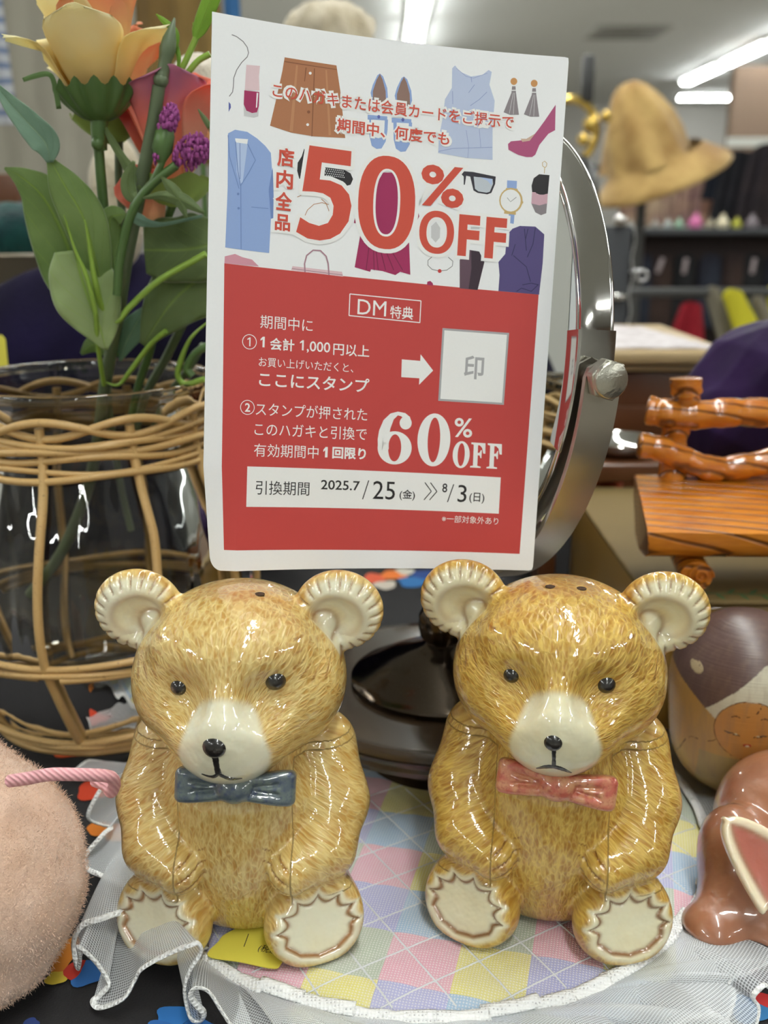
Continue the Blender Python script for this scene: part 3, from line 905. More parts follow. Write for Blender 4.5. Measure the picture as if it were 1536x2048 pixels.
def card_pt(u, v, lift=0.0):
    s = u - 50
    # the lower left corner is worn and curls away
    q = max(0.0, 10 - u) * max(0.0, v - 118) / 30 * 0.1
    a = (math.sin(CK * s) / CK + q * 2.8 - math.sin(CK * s) * lift, 74 - v, (1 - math.cos(CK * s)) / CK - q * 3.0 + math.cos(CK * s) * lift)
    return tuple(sum(CR[i][k] * a[k] for k in range(3)) + CT[i] for i in range(3))


card = thing('coupon_card', 'white and red discount postcard leaning on the round mirror above the bears', 'card', card_pt(50, 148))
CO = Vector(card_pt(50, 148))


def paper(name, col, rough=0.55):
    g = NT(name)
    co = g.coord()
    c = g.mix(g.noise(co, 1.5, 3), tuple(q * 0.97 for q in col[:3]) + (1,), col)
    g.bsdf(c, Roughness=rough, Specular_IOR_Level=0.35)
    return g.m


PC = dict(white=(242, 244, 246), grey=(120, 120, 125), blue_dark=(88, 98, 170), pink_pale=(226, 200, 206), magenta=(158, 44, 92), grey_pale=(205, 205, 208),
          brown=(172, 116, 82), brown_dark=(132, 84, 58), brown_light=(186, 134, 98), shoe_in=(140, 112, 102), blue=(146, 172, 222), blue_mid=(112, 138, 196), blue_pale=(182, 202, 236),
          black=(38, 36, 40), ink=(48, 46, 56), lens=(196, 204, 214), gold=(204, 176, 120), pink_mid=(206, 168, 182), grey_mid=(138, 130, 136), lav=(190, 202, 230),
          lav_dark=(148, 162, 208), gold_o=(200, 146, 92), mauve=(172, 82, 124), tan_in=(206, 178, 160), purple=(82, 72, 122), purple_dark=(48, 42, 84), plum=(92, 70, 84),
          plum_dark=(54, 40, 52), red=(190, 60, 60), pink_knit=(212, 152, 168), pink_bag=(226, 196, 204), mauve_d=(170, 132, 146), magenta_dark=(118, 30, 68))
m_paper = paper('card_paper', rgb(243, 245, 248), 0.45)
m_red = paper('red_ink', rgb(192, 70, 68), 0.45)
m_or = paper('orange_red_ink', rgb(204, 82, 66), 0.45)
m_wink = paper('white_ink', rgb(243, 244, 244), 0.45)
m_dink = paper('dark_ink', rgb(38, 36, 38), 0.5)
m_gink = paper('grey_ink', rgb(172, 172, 176), 0.5)


def bend(name, polys2, mat, lift, parent, mats=None):
    """flat print (u, v) triangles cut every 4 mm and laid on the bent card"""
    bm = bmesh.new()
    for item in polys2:
        vs, fs, mi = item[:3]
        zl = 0.02 + 0.02 * item[3] if lift is None else lift
        bv = [bm.verts.new((a, b, zl)) for a, b in vs]
        for f in fs:
            try:
                q = bm.faces.new([bv[i] for i in f]); q.material_index = mi
            except ValueError:
                pass
    us = [v.co.x for v in bm.verts]
    u = math.ceil(min(us) / 4) * 4
    while u < max(us):
        bmesh.ops.bisect_plane(bm, geom=bm.verts[:] + bm.edges[:] + bm.faces[:], plane_co=(u + 0.013, 0, 0), plane_no=(1, 0, 0), dist=1e-5)
        u += 4
    if name in ('red_panel', 'white_lettering'):
        for v0 in range(118, 144, 2):
            bmesh.ops.bisect_plane(bm, geom=bm.verts[:] + bm.edges[:] + bm.faces[:], plane_co=(0, v0, 0), plane_no=(0, 1, 0), dist=1e-5)
        for u0 in (6, 7, 9, 10):
            bmesh.ops.bisect_plane(bm, geom=bm.verts[:] + bm.edges[:] + bm.faces[:], plane_co=(u0, 0, 0), plane_no=(1, 0, 0), dist=1e-5)
    for v in bm.verts:
        p = card_pt(v.co.x, v.co.y, v.co.z)
        v.co = (Vector(p) - CO) * S
    n_ = Vector((CR[0][2], CR[1][2], CR[2][2]))
    bm.normal_update()
    for f in bm.faces:
        if f.normal.dot(n_) < 0:
            f.normal_flip()
    me = bpy.data.meshes.new(name)
    bm.to_mesh(me); bm.free()
    o = bpy.data.objects.new(name, me)
    COL.objects.link(o)
    o.parent = parent
    for m_ in (mats or [mat]):
        me.materials.append(m_)
    return o


def poly(pts, mi=0):
    tr = tessellate_polygon([[Vector((a, b, 0)) for a, b in pts]])
    return (pts, [tuple(t) for t in tr], mi)


def ring(cu, cv, ru, rv, iu, iv, n=40, ex=2.0):
    o_, i_ = [], []
    for k in range(n):
        w = 2 * math.pi * k / n
        c, s_ = math.cos(w), math.sin(w)
        c = math.copysign(abs(c) ** (2 / ex), c); s_ = math.copysign(abs(s_) ** (2 / ex), s_)
        o_.append((cu + ru * c, cv + rv * s_ + SK * ru * c)); i_.append((cu + iu * c, cv + iv * s_ + SK * iu * c))
    if iu <= 0:
        return poly(o_)
    return (o_ + i_, [(k, (k + 1) % n, n + (k + 1) % n, n + k) for k in range(n)], 0)


SK = 0.024
_dg = []


def glyphs(body, u0, u1, vt, vb, bold=0.0, sk=SK):
    """text fitted into a box of the card; returns triangles in (u, v)"""
    cu = bpy.data.curves.new('t', 'FONT')
    cu.body = body
    cu.size = 1.0
    cu.resolution_u = 3
    cu.offset = bold
    ob = bpy.data.objects.new('t', cu)
    COL.objects.link(ob)
    bpy.context.view_layer.update()
    me = bpy.data.meshes.new_from_object(ob.evaluated_get(bpy.context.evaluated_depsgraph_get()))
    co = [(v.co.x, v.co.y) for v in me.vertices]
    fs = [tuple(p.vertices) for p in me.polygons]
    bpy.data.objects.remove(ob)
    bpy.data.curves.remove(cu)
    bpy.data.meshes.remove(me)
    x0, x1 = min(c[0] for c in co), max(c[0] for c in co)
    y0, y1 = min(c[1] for c in co), max(c[1] for c in co)
    out = []
    for x, y in co:
        u = u0 + (x - x0) / (x1 - x0) * (u1 - u0)
        out.append((u, vb - (y - y0) / (y1 - y0) * (vb - vt) + sk * (u - u0)))
    return (out, fs, 0)


def one(u0, u1, vt, vb, w):
    return poly([(u1 - w, vb), (u1 - w, vt + 1.25 * w), (u0, vt + 1.9 * w), (u0, vt + 1.1 * w), (u1 - w * 0.9, vt), (u1, vt), (u1, vb)])


def line_uv(a, b, w):
    dx, dy = b[0] - a[0], b[1] - a[1]
    l = math.hypot(dx, dy)
    nx, ny = -dy / l * w / 2, dx / l * w / 2
    return ([(a[0] + nx, a[1] + ny), (b[0] + nx, b[1] + ny), (b[0] - nx, b[1] - ny), (a[0] - nx, a[1] - ny)], [(0, 1, 2, 3)], 0)


def grow(p, e):
    """offset a tessellated outline outwards for the white halo"""
    pts = p[0]
    n = len(pts)
    ar = sum(pts[i][0] * pts[(i + 1) % n][1] - pts[(i + 1) % n][0] * pts[i][1] for i in range(n))
    sg = 1 if ar > 0 else -1
    items = [p]
    for i in range(n):
        a, b = pts[i], pts[(i + 1) % n]
        items.append(line_uv(a, b, 2 * e))
        items.append(ring_c(a, e))
    return items


def ring_c(c, r, n=10):
    pts = [(c[0] + r * math.cos(2 * math.pi * k / n), c[1] + r * math.sin(2 * math.pi * k / n)) for k in range(n)]
    return (pts, [tuple(range(n))], 0)


# the sheet
b = MB(CO)
NU, NV = 80, 118
rows_f, rows_b = [], []


def sheet_uv(i, j):
    u, v = i * 100 / NU, j * 148 / NV
    for cu_, cv_, r, su, sv in ((0, 148, 4.0, 1, -1), (100, 0, 0.6, -1, 1), (100, 148, 1.0, -1, -1)):
        a, c = (u - cu_) * su, (v - cv_) * sv
        if a < r and c < r:
            x, y = r - a, r - c
            m_ = max(x, y); l = math.hypot(x, y)
            if l > 0:
                k = m_ / l
                x, y = x * k, y * k
            u, v = cu_ + su * (r - x), cv_ + sv * (r - y)
    return u, v


F0 = [[card_pt(*sheet_uv(i, j), 0.0) for j in range(NV + 1)] for i in range(NU + 1)]
B0 = [[card_pt(*sheet_uv(i, j), -0.3) for j in range(NV + 1)] for i in range(NU, -1, -1)]
b.grid(F0)
b.grid(B0)
per = [(i, 0) for i in range(NU + 1)] + [(NU, j) for j in range(1, NV + 1)] + [(i, NV) for i in range(NU - 1, -1, -1)] + [(0, j) for j in range(NV - 1, 0, -1)]
b.grid([[card_pt(*sheet_uv(i, j), 0.0), card_pt(*sheet_uv(i, j), -0.3)] for i, j in per], closeu=True)
o = b.build('sheet', m_paper, card, 'all')
bend('red_panel', [poly([(4.6, 63.0), (50, 64.3), (96, 65.8), (95.8, 104), (95.6, 142.9), (50, 142.5), (5.3, 141.9), (5.0, 100)])], m_red, 0.03, card)
keys = sorted(PC)
art_m = [paper('ink_' + k, rgb(*PC[k]), 0.45) for k in keys]
items = []
for it in ART:
    if it[0] not in items: items.append(it[0])
for nm in items:
    cs = []
    for it_, c_, z_, fl in ART:
        if it_ == nm and not (c_ == 'magenta' and z_ == 3) and c_ not in cs: cs.append(c_)
    V_, F_ = [], []
    polys = []
    for it_, c_, z_, fl in ART:
        if it_ == nm and not (c_ == 'magenta' and z_ == 3):
            p = poly([(fl[i], fl[i + 1]) for i in range(0, len(fl), 2)], cs.index(c_))
            polys.append(p + (z_,))
    bend(nm + '_picture', polys, None, None, card, [art_m[keys.index(c_)] for c_ in cs])
# lettering of the upper half: white halos, then the letters
G5 = [(fl[i], fl[i + 1]) for c_, fl in GLYPH if c_ == 'or' for i in range(0, len(fl), 2)]
l1 = ('このハガキまたは会員カードをご提示で', 16.6, 85.4, 15.0, 18.7)
l2 = ('期間中、何度でも', 34.8, 67.1, 21.8, 25.5)
hal = [glyphs(*l1, bold=0.16), glyphs(*l2, bold=0.18)]
vert_ = []
for k, ch in enumerate('店内全品'):
    bx = (18.45 - 0.12 * k, 23.1 - 0.1 * k, 31.3 + 5.72 * k, 36.2 + 5.72 * k)
    if ch == '品':
        bx = (bx[0] + 0.2, bx[1] - 0.2, bx[2] + 0.2, bx[3] - 0.3)
    vert_.append((ch,) + bx)


def wide(t, e):
    return (t[0], t[1] - e, t[2] + e, t[3] - e, t[4] + e)


hal = []
for t, e in ((l1, 0.75), (l2, 0.8)):
    g_ = glyphs(*wide(t, 0), bold=0.0)
    g2 = glyphs(*wide(t, e), bold=0.12)
    hal.append(g2)
for t in vert_:
    hal.append(glyphs(*wide(t, 0.7), bold=0.10))
hal += grow(poly(G5), 1.15)
hal.append(ring(49.9, 43.1, 9.4, 13.8, 3.2, 8.6, ex=2.3))
pc = ('%', 59.5, 72.2, 31.6, 42.9)
offb = [('O', 59.8, 69.9, 44.1, 55.9), ('F', 71.2, 77.4, 44.6, 56.1), ('F', 79.2, 85.3, 44.8, 56.3)]
hal.append(glyphs(*wide(pc, 0.9), bold=0.10))
for t in offb[1:]:
    hal.append(glyphs(*wide(t, 0.9), bold=0.12))
hal.append(ring(64.85, 50.1, 6.2, 7.0, 2.2, 3.4, ex=2.2))
bend('white_halo', hal, m_wink, 0.12, card)
bend('line_lettering', [glyphs(*l1, bold=0.012), glyphs(*l2, bold=0.02)], m_or, 0.14, card)
big = [glyphs(*t, bold=0.03) for t in vert_] + [poly(G5), ring(49.9, 43.1, 8.25, 12.65, 3.9, 9.2, ex=2.3), glyphs(*pc, bold=0.025)]
big += [glyphs(*t, bold=0.045) for t in offb[1:]] + [ring(64.85, 50.1, 5.1, 5.95, 3.0, 4.2, ex=2.2)]
bend('headline_lettering', big, m_or, 0.14, card)
its = []
for it_, c_, z_, fl in ART:
    if c_ == 'magenta' and z_ == 3:
        its.append(poly([(fl[i], fl[i + 1]) for i in range(0, len(fl), 2)]))
bend('dress_panel_picture', its, art_m[keys.index('magenta')], 0.16, card)
# lettering on the red panel
w = []
w += [line_uv((40.35, 68.75), (61.3, 69.45), 0.28), line_uv((40.4, 74.75), (61.3, 75.6), 0.28), line_uv((40.4, 68.7), (40.4, 74.8), 0.28), line_uv((61.3, 69.4), (61.3, 75.7), 0.28)]
w += [glyphs('DM', 42.8, 51.2, 70.0, 74.2, 0.0), glyphs('特典', 52.4, 59.2, 71.2, 74.8, 0.008)]
w += [glyphs('期間中に', 15.0, 30.0, 76.0, 79.6)]
w += [ring(12.1, 83.5, 2.05, 2.05, 1.85, 1.85), one(11.5, 12.4, 82.3, 84.7, 0.36)]
w += [one(15.2, 16.4, 81.9, 84.8, 0.6), glyphs('会計', 17.9, 24.9, 82.0, 85.4, 0.018), one(26.5, 27.6, 82.3, 85.1, 0.5), glyphs(',000', 28.5, 35.3, 82.4, 85.7, 0.01), glyphs('円以上', 36.2, 46.8, 82.6, 86.0, 0.01)]
w += [glyphs('お買い上げいただくと、', 14.9, 42.3, 87.5, 90.1)]
w += [glyphs('ここにスタンプ', 15.1, 47.2, 91.5, 95.5, 0.014)]
w += [ring(12.0, 101.5, 2.05, 2.05, 1.85, 1.85), glyphs('2', 11.3, 12.8, 100.3, 102.7, 0.02)]
w += [glyphs('スタンプが押された', 14.4, 47.0, 100.0, 103.7), glyphs('このハガキと引換で', 14.2, 47.1, 105.6, 109.3), glyphs('有効期間中', 14.2, 33.0, 111.5, 115.2)]
w += [one(34.4, 35.7, 112.2, 115.2, 0.75), glyphs('回限り', 37.1, 47.1, 112.1, 115.5, 0.03)]
w += [poly([(56.5, 86.3), (62.0, 86.5), (62.0, 84.6), (66.0, 89.1), (62.0, 93.4), (62.0, 91.5), (56.6, 91.4)])]
for c_, fl in GLYPH:
    if c_ == 'w':
        w.append(poly([(fl[i], fl[i + 1]) for i in range(0, len(fl), 2)]))
w += [ring(*a) for a in RINGS]
w += [glyphs('%', 73.3, 78.8, 102.5, 108.2, 0.012), glyphs('※一部対象外あり', 71.1, 88.4, 131.6, 133.8)]
w += [poly([(12.4, 118.0), (88.3, 119.8), (88.4, 130.8), (12.4, 129.5)])]
bend('white_lettering', w, m_wink, 0.05, card)
bend('stamp_frame', [poly([(68.1, 76.8), (88.0, 77.2), (87.8, 98.2), (68.0, 97.8)])], m_gink, 0.05, card)
bend('stamp_field', [poly([(68.7, 77.4), (87.4, 77.8), (87.2, 97.6), (68.6, 97.2)])], m_wink, 0.07, card)
bend('stamp_lettering', [glyphs('印', 75.2, 81.1, 84.2, 91.0, 0.02)], m_gink, 0.09, card)
d = [glyphs('引換期間', 15.0, 30.7, 122.0, 126.0), glyphs('2025.7', 34.1, 45.7, 121.7, 124.5, 0.012), line_uv((46.7, 127.3), (48.3, 121.7), 0.3), glyphs('25', 49.7, 56.4, 121.8, 127.2),
     glyphs('(金)', 57.8, 62.5, 124.2, 127.4, 0.01), line_uv((65.3, 122.0), (67.4, 124.6), 0.28), line_uv((67.4, 124.6), (65.3, 127.2), 0.28), line_uv((67.0, 122.0), (69.1, 124.6), 0.28),
     line_uv((69.1, 124.6), (67.0, 127.2), 0.28), glyphs('8', 70.7, 72.2, 122.1, 124.8, 0.01), line_uv((72.5, 127.7), (74.1, 122.3), 0.3), glyphs('3', 75.5, 78.2, 122.4, 127.6),
     glyphs('(日)', 79.1, 83.7, 124.6, 127.8, 0.01)]
bend('date_lettering', d, m_dink, 0.08, card)

# ------------------------------------------------------------------ table, printed cloth, quilted mat, price label
m_print = plain('black_cloth', rgb(24, 22, 24), 0.9, 0.2, 0.05, bump=0.2, bscale=1.6)
m_wood_table = plain('table_wood', rgb(70, 52, 36), 0.5, 0.2, 0.02, stretch=(1, 0.1, 1))
b = MB(); b.box((0, 470, -19), (1300, 760, 20)); t_ = b.build('table', m_wood_table, None, True, 2.0)
tag(t_, 'dark wooden display table under the printed cloth and all the trinkets', 'table')
b = MB()
for sx in (-1, 1):
    for y in (130, 810):
        lg = MB(); lg.box((sx * 600, y, (FL - 26) / 2), (50, 50, -FL - 26)); lg.build('leg', m_wood_table, t_, False)
rnd = random.Random(3)
b = MB()
N1, N2 = 110, 90


def cloth_z(x, y):
    f = math.sin(x * 0.021 + y * 0.013) * 1.2 + math.sin(x * 0.05 - y * 0.034 + 1) * 0.8
    k = max(0, 1 - abs((y - 200 + 0.25 * (x + 100)) / 10)) * 1.5 if x < -30 else 0
    return -6.6 + 0.5 * f + k


b.grid([[(-420 + 840 * i / N1, 140 + 520 * j / N2, cloth_z(-420 + 840 * i / N1, 140 + 520 * j / N2)) for j in range(N2 + 1)] for i in range(N1 + 1)])
o = b.build('tablecloth', m_print, None, 'all'); tag(o, 'black cloth with blue, orange and red print under the quilted mat', 'cloth')
rnd = random.Random(8)
for px, py, rx, ry, cc in ((190, 1572, 9, 7, (200, 62, 30)), (205, 1648, 8, 4, (206, 116, 30)), (236, 1662, 7, 3, (206, 132, 40)), (128, 1905, 4, 9, (206, 124, 30)), (150, 1935, 5, 4, (190, 50, 34)), (112, 1948, 4, 3, (214, 186, 60)),
                           (175, 1940, 7, 5, (40, 96, 160)), (350, 2022, 7, 3.5, (40, 110, 180)), (322, 2046, 5, 3, (40, 100, 170)), (395, 2052, 8, 4, (36, 100, 170)), (60, 2040, 3, 2, (40, 60, 120)), (1500, 2000, 8, 5, (44, 110, 160)),
                           (1450, 2030, 5, 4, (50, 60, 70)), (1536, 1985, 5, 3, (190, 40, 40)), (748, 1152, 9, 9, (214, 92, 60)), (786, 1146, 11, 8, (224, 120, 50)), (770, 1166, 9, 7, (200, 190, 176)), (826, 1160, 12, 9, (44, 104, 160)),
                           (846, 1146, 9, 8, (30, 60, 120)), (808, 1140, 8, 7, (206, 200, 186)), (190, 1432, 26, 8, (186, 76, 50)), (40, 1418, 22, 7, (170, 60, 50)), (140, 1500, 9, 4, (206, 82, 40)), (300, 1440, 12, 6, (176, 90, 56))):
    p = at(px, py, z=-4)
    pts = []
    f1, f2 = rnd.uniform(0, 6), rnd.uniform(0, 6)
    for k in range(28):
        w = 2 * math.pi * k / 28
        q = 1 + 0.12 * math.sin(3 * w + f1) + 0.05 * math.sin(5 * w + f2)
        x, y = p.x + 0.75 * rx * q * math.cos(w), p.y + ry * 1.0 * q * math.sin(w)
        pts.append((x, y, cloth_z(x, y) + 0.6))
    b = MB(); b.add([(p.x, p.y, cloth_z(p.x, p.y) + 0.7)] + pts, [(0, 1 + k, 1 + (k + 1) % 28) for k in range(28)])
    b.build('printed_motif', plain('print_ink', rgb(*cc), 0.85, 0.1, 0.1), o, 'all')

# quilted mat
MC, MR = (12.0, 315.0), 100.0
SQ, QA = 20.0, math.radians(-14)
mat = thing('quilted_mat', 'round quilted mat of pastel gingham squares with white gauze ruffle under both bears', 'mat', (MC[0], MC[1], 0))
cols = [rgb(222, 214, 128), rgb(168, 170, 212), rgb(160, 188, 214), rgb(176, 188, 168), rgb(222, 168, 184)]
ca, sa = math.cos(QA), math.sin(QA)
org = at(1048, 2010, z=0)
# corner of the yellow square


def q2w(u, v):
    return (org.x + u * ca - v * sa, org.y + u * sa + v * ca)


def quilt_z(x, y):
    u, v = (x - org.x) * ca + (y - org.y) * sa, -(x - org.x) * sa + (y - org.y) * ca
    p, q = (u + v) / 21.0, (u - v) / 21.0 + 0.35
    a = abs(math.sin(math.pi * p)) ** 0.5
    c_ = abs(math.sin(math.pi * q)) ** 0.5
    r = math.hypot(x - MC[0], y - MC[1])
    return -0.8 + 0.8 * a * c_ + 0.10 * math.sin(u * 0.9) * math.sin(v * 0.8) - min(1.9, max(0, r - 88) ** 2 * 0.012)


g = NT('gingham')
fc = g.n('Attribute', {'attribute_name': 'patch'}).outputs['Color']
co = g.coord((1, 1, 1), (0, 0, -QA))
wv1 = g.n('TexWave', {'wave_type': 'BANDS', 'bands_direction': 'X'}, Vector=co, Scale=0.36, Distortion=0.6, Detail=1.0).outputs['Fac']
wv2 = g.n('TexWave', {'wave_type': 'BANDS', 'bands_direction': 'Y'}, Vector=co, Scale=0.36, Distortion=0.6, Detail=1.0).outputs['Fac']
wv_ = g.math('MULTIPLY', wv1, wv2)
c = g.mix(g.math('MULTIPLY', wv_, 0.7), fc, rgb(240, 236, 236))
c = g.mix(g.ramp(g.noise(co, 0.08, 4), [(0.35, 0.0), (0.8, 0.3)]), c, rgb(206, 202, 200))
g.bsdf(c, bump=wv_, bump_d=0.16, Roughness=0.9)
m_ging = g.m
n = 11
st = SQ / 20
lo, hi = -n * 20, n * 20
idx = {}
V, Fc, CI = [], [], []
for i in range(lo, hi):
    for j in range(lo, hi):
        cx, cy = q2w((i + 0.5) * st, (j + 0.5) * st)
        r_ = math.hypot(cx - MC[0], cy - MC[1])
        if r_ > MR + 13 * max(0, min(1, ((MC[1] - cy) / r_ - 0.60) / 0.3)) * (1 if cx > -25 else 0):
            continue
        f = []
        for a, c_ in ((i, j), (i + 1, j), (i + 1, j + 1), (i, j + 1)):
            if (a, c_) not in idx:
                x, y = q2w(a * st, c_ * st)
                idx[(a, c_)] = len(V)
                V.append((x - MC[0], y - MC[1], quilt_z(x, y)))
            f.append(idx[(a, c_)])
        Fc.append(f)
        CI.append((math.floor(i / 20) + 1 + 3 * math.floor(j / 20)) % 5)
o = mesh_obj('quilt_top', V, Fc, m_ging, mat, 'all')
at_ = o.data.attributes.new('patch', 'FLOAT_COLOR', 'FACE')
arr = np.array([cols[k] for k in CI], dtype=np.float32)
at_.data.foreach_set('color', arr.ravel())
# stitches along the quilting lines
m_lace = plain('white_cotton', rgb(226, 228, 226), 0.85, 0.05, 0.8, bump=0.15, bscale=1.6)
m_thread = plain('thread', rgb(214, 216, 218), 0.8, 0.1, 0.5)
for fam in (0, 1):
    for k in range(-14, 15):
        pts = []
        for s_ in range(-150, 151, 2):
            if fam == 0:
                a, c_ = k * 10.5 + s_ / 2, k * 10.5 - s_ / 2
            else:
                a, c_ = s_ / 2 + (k - 0.35) * 10.5, s_ / 2 - (k - 0.35) * 10.5
            x, y = q2w(a, c_)
            if math.hypot(x - MC[0], y - MC[1]) < MR - 3:
                pts.append((x - MC[0], y - MC[1], quilt_z(x, y) + 0.15))
        if len(pts) > 4:
            b = MB(); b.tube(pts, 0.28, 5, cap=False); b.build('stitch_line', m_thread, mat)
# lace binding in short overlapping pleats
g = NT('crochet_lace')
co = g.coord()
vo = g.n('TexVoronoi', {'feature': 'F1'}, Vector=co, Scale=0.95, Randomness=0.25).outputs['Distance']
g.bsdf(g.mix(g.ramp(vo, [(0.12, 0.0), (0.28, 1.0)]), rgb(190, 190, 190), rgb(246, 247, 246)), bump=vo, bump_d=0.7, Roughness=0.85)
m_croc = g.m
rnd = random.Random(5)
th = 0.0
while th < 2 * math.pi:
    dth = rnd.uniform(0.09, 0.16)
    rr = MR - 1.0 + rnd.uniform(-0.7, 0.9)
    b = MB(); P = []
    lift = rnd.uniform(0.0, 0.5)
    for i in range(9):
        w = th + (dth + 0.02) * i / 8
        row = []
        for j in range(7):
            q = j / 6
            r_ = rr - 1.6 + 3.8 * q
            z = quilt_z(MC[0] + r_ * math.cos(w), MC[1] + r_ * math.sin(w)) + 0.5 + lift + 0.7 * math.sin(math.pi * q) + 0.35 * (i / 8)
            if r_ > MR: z = -1.4 + lift - (r_ - MR) * 0.25 + 0.35 * (i / 8)
            row.append((r_ * math.cos(w), r_ * math.sin(w), z))
        P.append(row)
    b.grid(P)
    o = b.build('lace_pleat', m_croc, mat, 'all')
    md = o.modifiers.new('s', 'SOLIDIFY'); md.thickness = 0.5 * S
    th += dth
# gauze ruffle
g = NT('gauze')
uvn = g.n('UVMap').outputs[0]
mp = g.n('Mapping', None, Vector=uvn, Scale=(1, 1, 1)).outputs[0]
sx = g.n('SeparateXYZ', None, Vector=mp)
a1 = g.math('ABSOLUTE', g.math('SINE', g.math('MULTIPLY', sx.outputs[0], 3.6)))
a2 = g.math('ABSOLUTE', g.math('SINE', g.math('MULTIPLY', sx.outputs[1], 3.6)))
hole = g.math('MULTIPLY', a1, a2)
op = g.ramp(hole, [(0.18, 0.90), (0.62, 0.27)])
df = g.n('BsdfDiffuse', None, Color=rgb(244, 246, 248))
tl = g.n('BsdfTranslucent', None, Color=rgb(236, 240, 244))
both = g.n('MixShader', None, i0=0.4, i1=df.outputs[0], i2=tl.outputs[0])
tr = g.n('BsdfTransparent')
g.t.links.new(g.n('MixShader', None, i0=op, i1=tr.outputs[0], i2=both.outputs[0]).outputs[0], g.out.inputs[0])
m_gauze = g.m


def ruffle(inner, hem, name_no, hem_r=0.75):
    """sheet between two equally long point lists, with a cord along the hem"""
    M = 12
    P, UV = [], []
    L = 0.0
    for i, (a, h_) in enumerate(zip(inner, hem)):
        a, h_ = Vector(a), Vector(h_)
        if i: L += (h_ - Vector(hem[i - 1])).length
        row, ur = [], []
        d_ = h_ - a
        for j in range(M + 1):
            q = j / M
            p = a + d_ * q
            p.z += math.sin(math.pi * q) * (0.06 * d_.length) + (1 - q) * 0.0
            row.append(p); ur.append((L, d_.length * q))
        P.append(row); UV.append(ur)
    b = MB(); b.grid(P)
    o = b.build('gauze_ruffle', m_gauze, mat, 'all')
    uv = o.data.uv_layers.new(name='UVMap')
    flat = [q for row in UV for q in row]
    for lp in o.data.loops:
        uv.data[lp.index].uv = flat[lp.vertex_index]
    b = MB(); b.tube(hem, hem_r, 8, flat=0.55); b.build('hem_cord', m_croc, mat)


def W(v):
    return Vector((v.x - MC[0], v.y - MC[1], v.z))


cust = [(232, 1548, 18), (205, 1573, 16), (176, 1632, 7), (205, 1650, 2), (222, 1655, 9), (205, 1670, 11), (164, 1725, 6), (205, 1752, 8), (255, 1775, 9), (272, 1796, 3), (261, 1816, 9), (205, 1836, 12), (165, 1850, 10), (148, 1880, 6), (150, 1915, 2),
        (156, 1936, -1), (160, 1915, 4), (157, 1895, 9), (187, 1919, 7), (210, 1950, 3), (217, 1970, 1), (200, 1990, -2), (186, 2002, -3), (201, 2015, -3), (247, 1997, 1), (270, 1960, 5), (285, 1936, 9), (337, 1907, 14),
        (380, 1890, 18), (397, 1887, 18), (402, 1905, 15), (380, 1940, 10), (369, 1977, 5), (374, 2015, 0), (384, 2040, -2), (402, 2042, -3), (408, 2026, 0), (392, 2008, 3), (381, 1990, 6), (392, 1976, 8), (418, 1984, 7), (445, 2025, 3), (475, 2066, 0), (520, 2090, -2)]
hem = spline([W(at(x, y, z=z)) for x, y, z in cust], 8)
pa, pb = W(at(262, 1560, z=0)), W(at(450, 1950, z=0))
ta, tb = math.atan2(pa.y, pa.x) % (2 * math.pi), math.atan2(pb.y, pb.x) % (2 * math.pi)
inner = []
for i in range(len(hem)):
    w = ta + (tb - ta) * i / (len(hem) - 1)
    inner.append((MR * math.cos(w), MR * math.sin(w), -1.5))
ruffle(inner, hem, 0, 0.85)
hem2, inner2 = [], []
K = 620
for i in range(K + 1):
    w = tb + (2 * math.pi - (tb - ta)) * i / K
    fade = min(1, i / 25, (K - i) / 25)
    ph = 27 * w + 1.3 * math.sin(5 * w)
    rr = 131 + 4.0 * math.sin(ph) * fade
    dw = 0.028 * math.sin(2 * ph + 0.6) * fade
    z = -1.5 + (3.5 * math.cos(ph)) * fade
    px_, py_ = MC[0] + rr * math.cos(w), MC[1] + rr * math.sin(w)
    wd = ((w + math.pi) % (2 * math.pi)) - math.pi
    if -0.75 < wd < 1.3: z = min(z, -0.8)
    jd = math.hypot(px_ + 118, py_ - 395)
    if jd < 66:
        for _ in range(40):
            rr -= 0.8
            if math.hypot(MC[0] + rr * math.cos(w) + 118, MC[1] + rr * math.sin(w) - 395) > 52 or rr < 102: break
        z = min(z + 2, 1.0)
    z = max(z, -4.4)
    hem2.append((rr * math.cos(w + dw), rr * math.sin(w + dw), max(z, -3.6)))
    inner2.append((MR * math.cos(w), MR * math.sin(w), -1.5))
hem3 = [(q[0] * 0.945, q[1] * 0.945, max(q[2] - 0.8, -3.4)) for q in hem2[40:] + hem2[-1:] * 40]
k0 = Vector(hem[-1])
for i in range(20):
    q = i / 20
    hem2[i] = tuple(Vector(hem2[i]) * q + k0 * (1 - q))
ruffle(inner2, hem2, 1)
fr_ = [k for k in range(len(hem3)) if math.sin(math.atan2(hem3[k][1], hem3[k][0])) < -0.35 and k < K - 45]
ruffle([inner2[k] for k in fr_], [hem3[k] for k in fr_], 2)

# yellow price label under the left bear
m_yel = plain('yellow_label_paper', rgb(226, 216, 84), 0.6, 0.05, 0.1)
lab = thing('price_label', 'yellow price label lying under the bear with the slate blue bow tie', 'label', at(490, 1900, z=0.5))
lo_ = lab.location / S


def lz(x, y):
    return 0.55


b = MB(lo_)
c1 = [at(416, 1912, z=0.9), at(480, 1924, z=0.9), at(545, 1937, z=0.9), at(562, 1928, z=0.9), at(575, 1900, z=0.9), at(590, 1850, z=0.9), at(520, 1840, z=0.9), at(455, 1866, z=0.9), at(436, 1884, z=0.9)]
pl = spline(c1, 6, True)
b.v = []
b.prism([(p.x, p.y) for p in pl], (0, 0, 0.75), (1, 0, 0), (0, 1, 0), (0, 0, 0.25))
b.build('label_sheet', m_yel, lab, False)


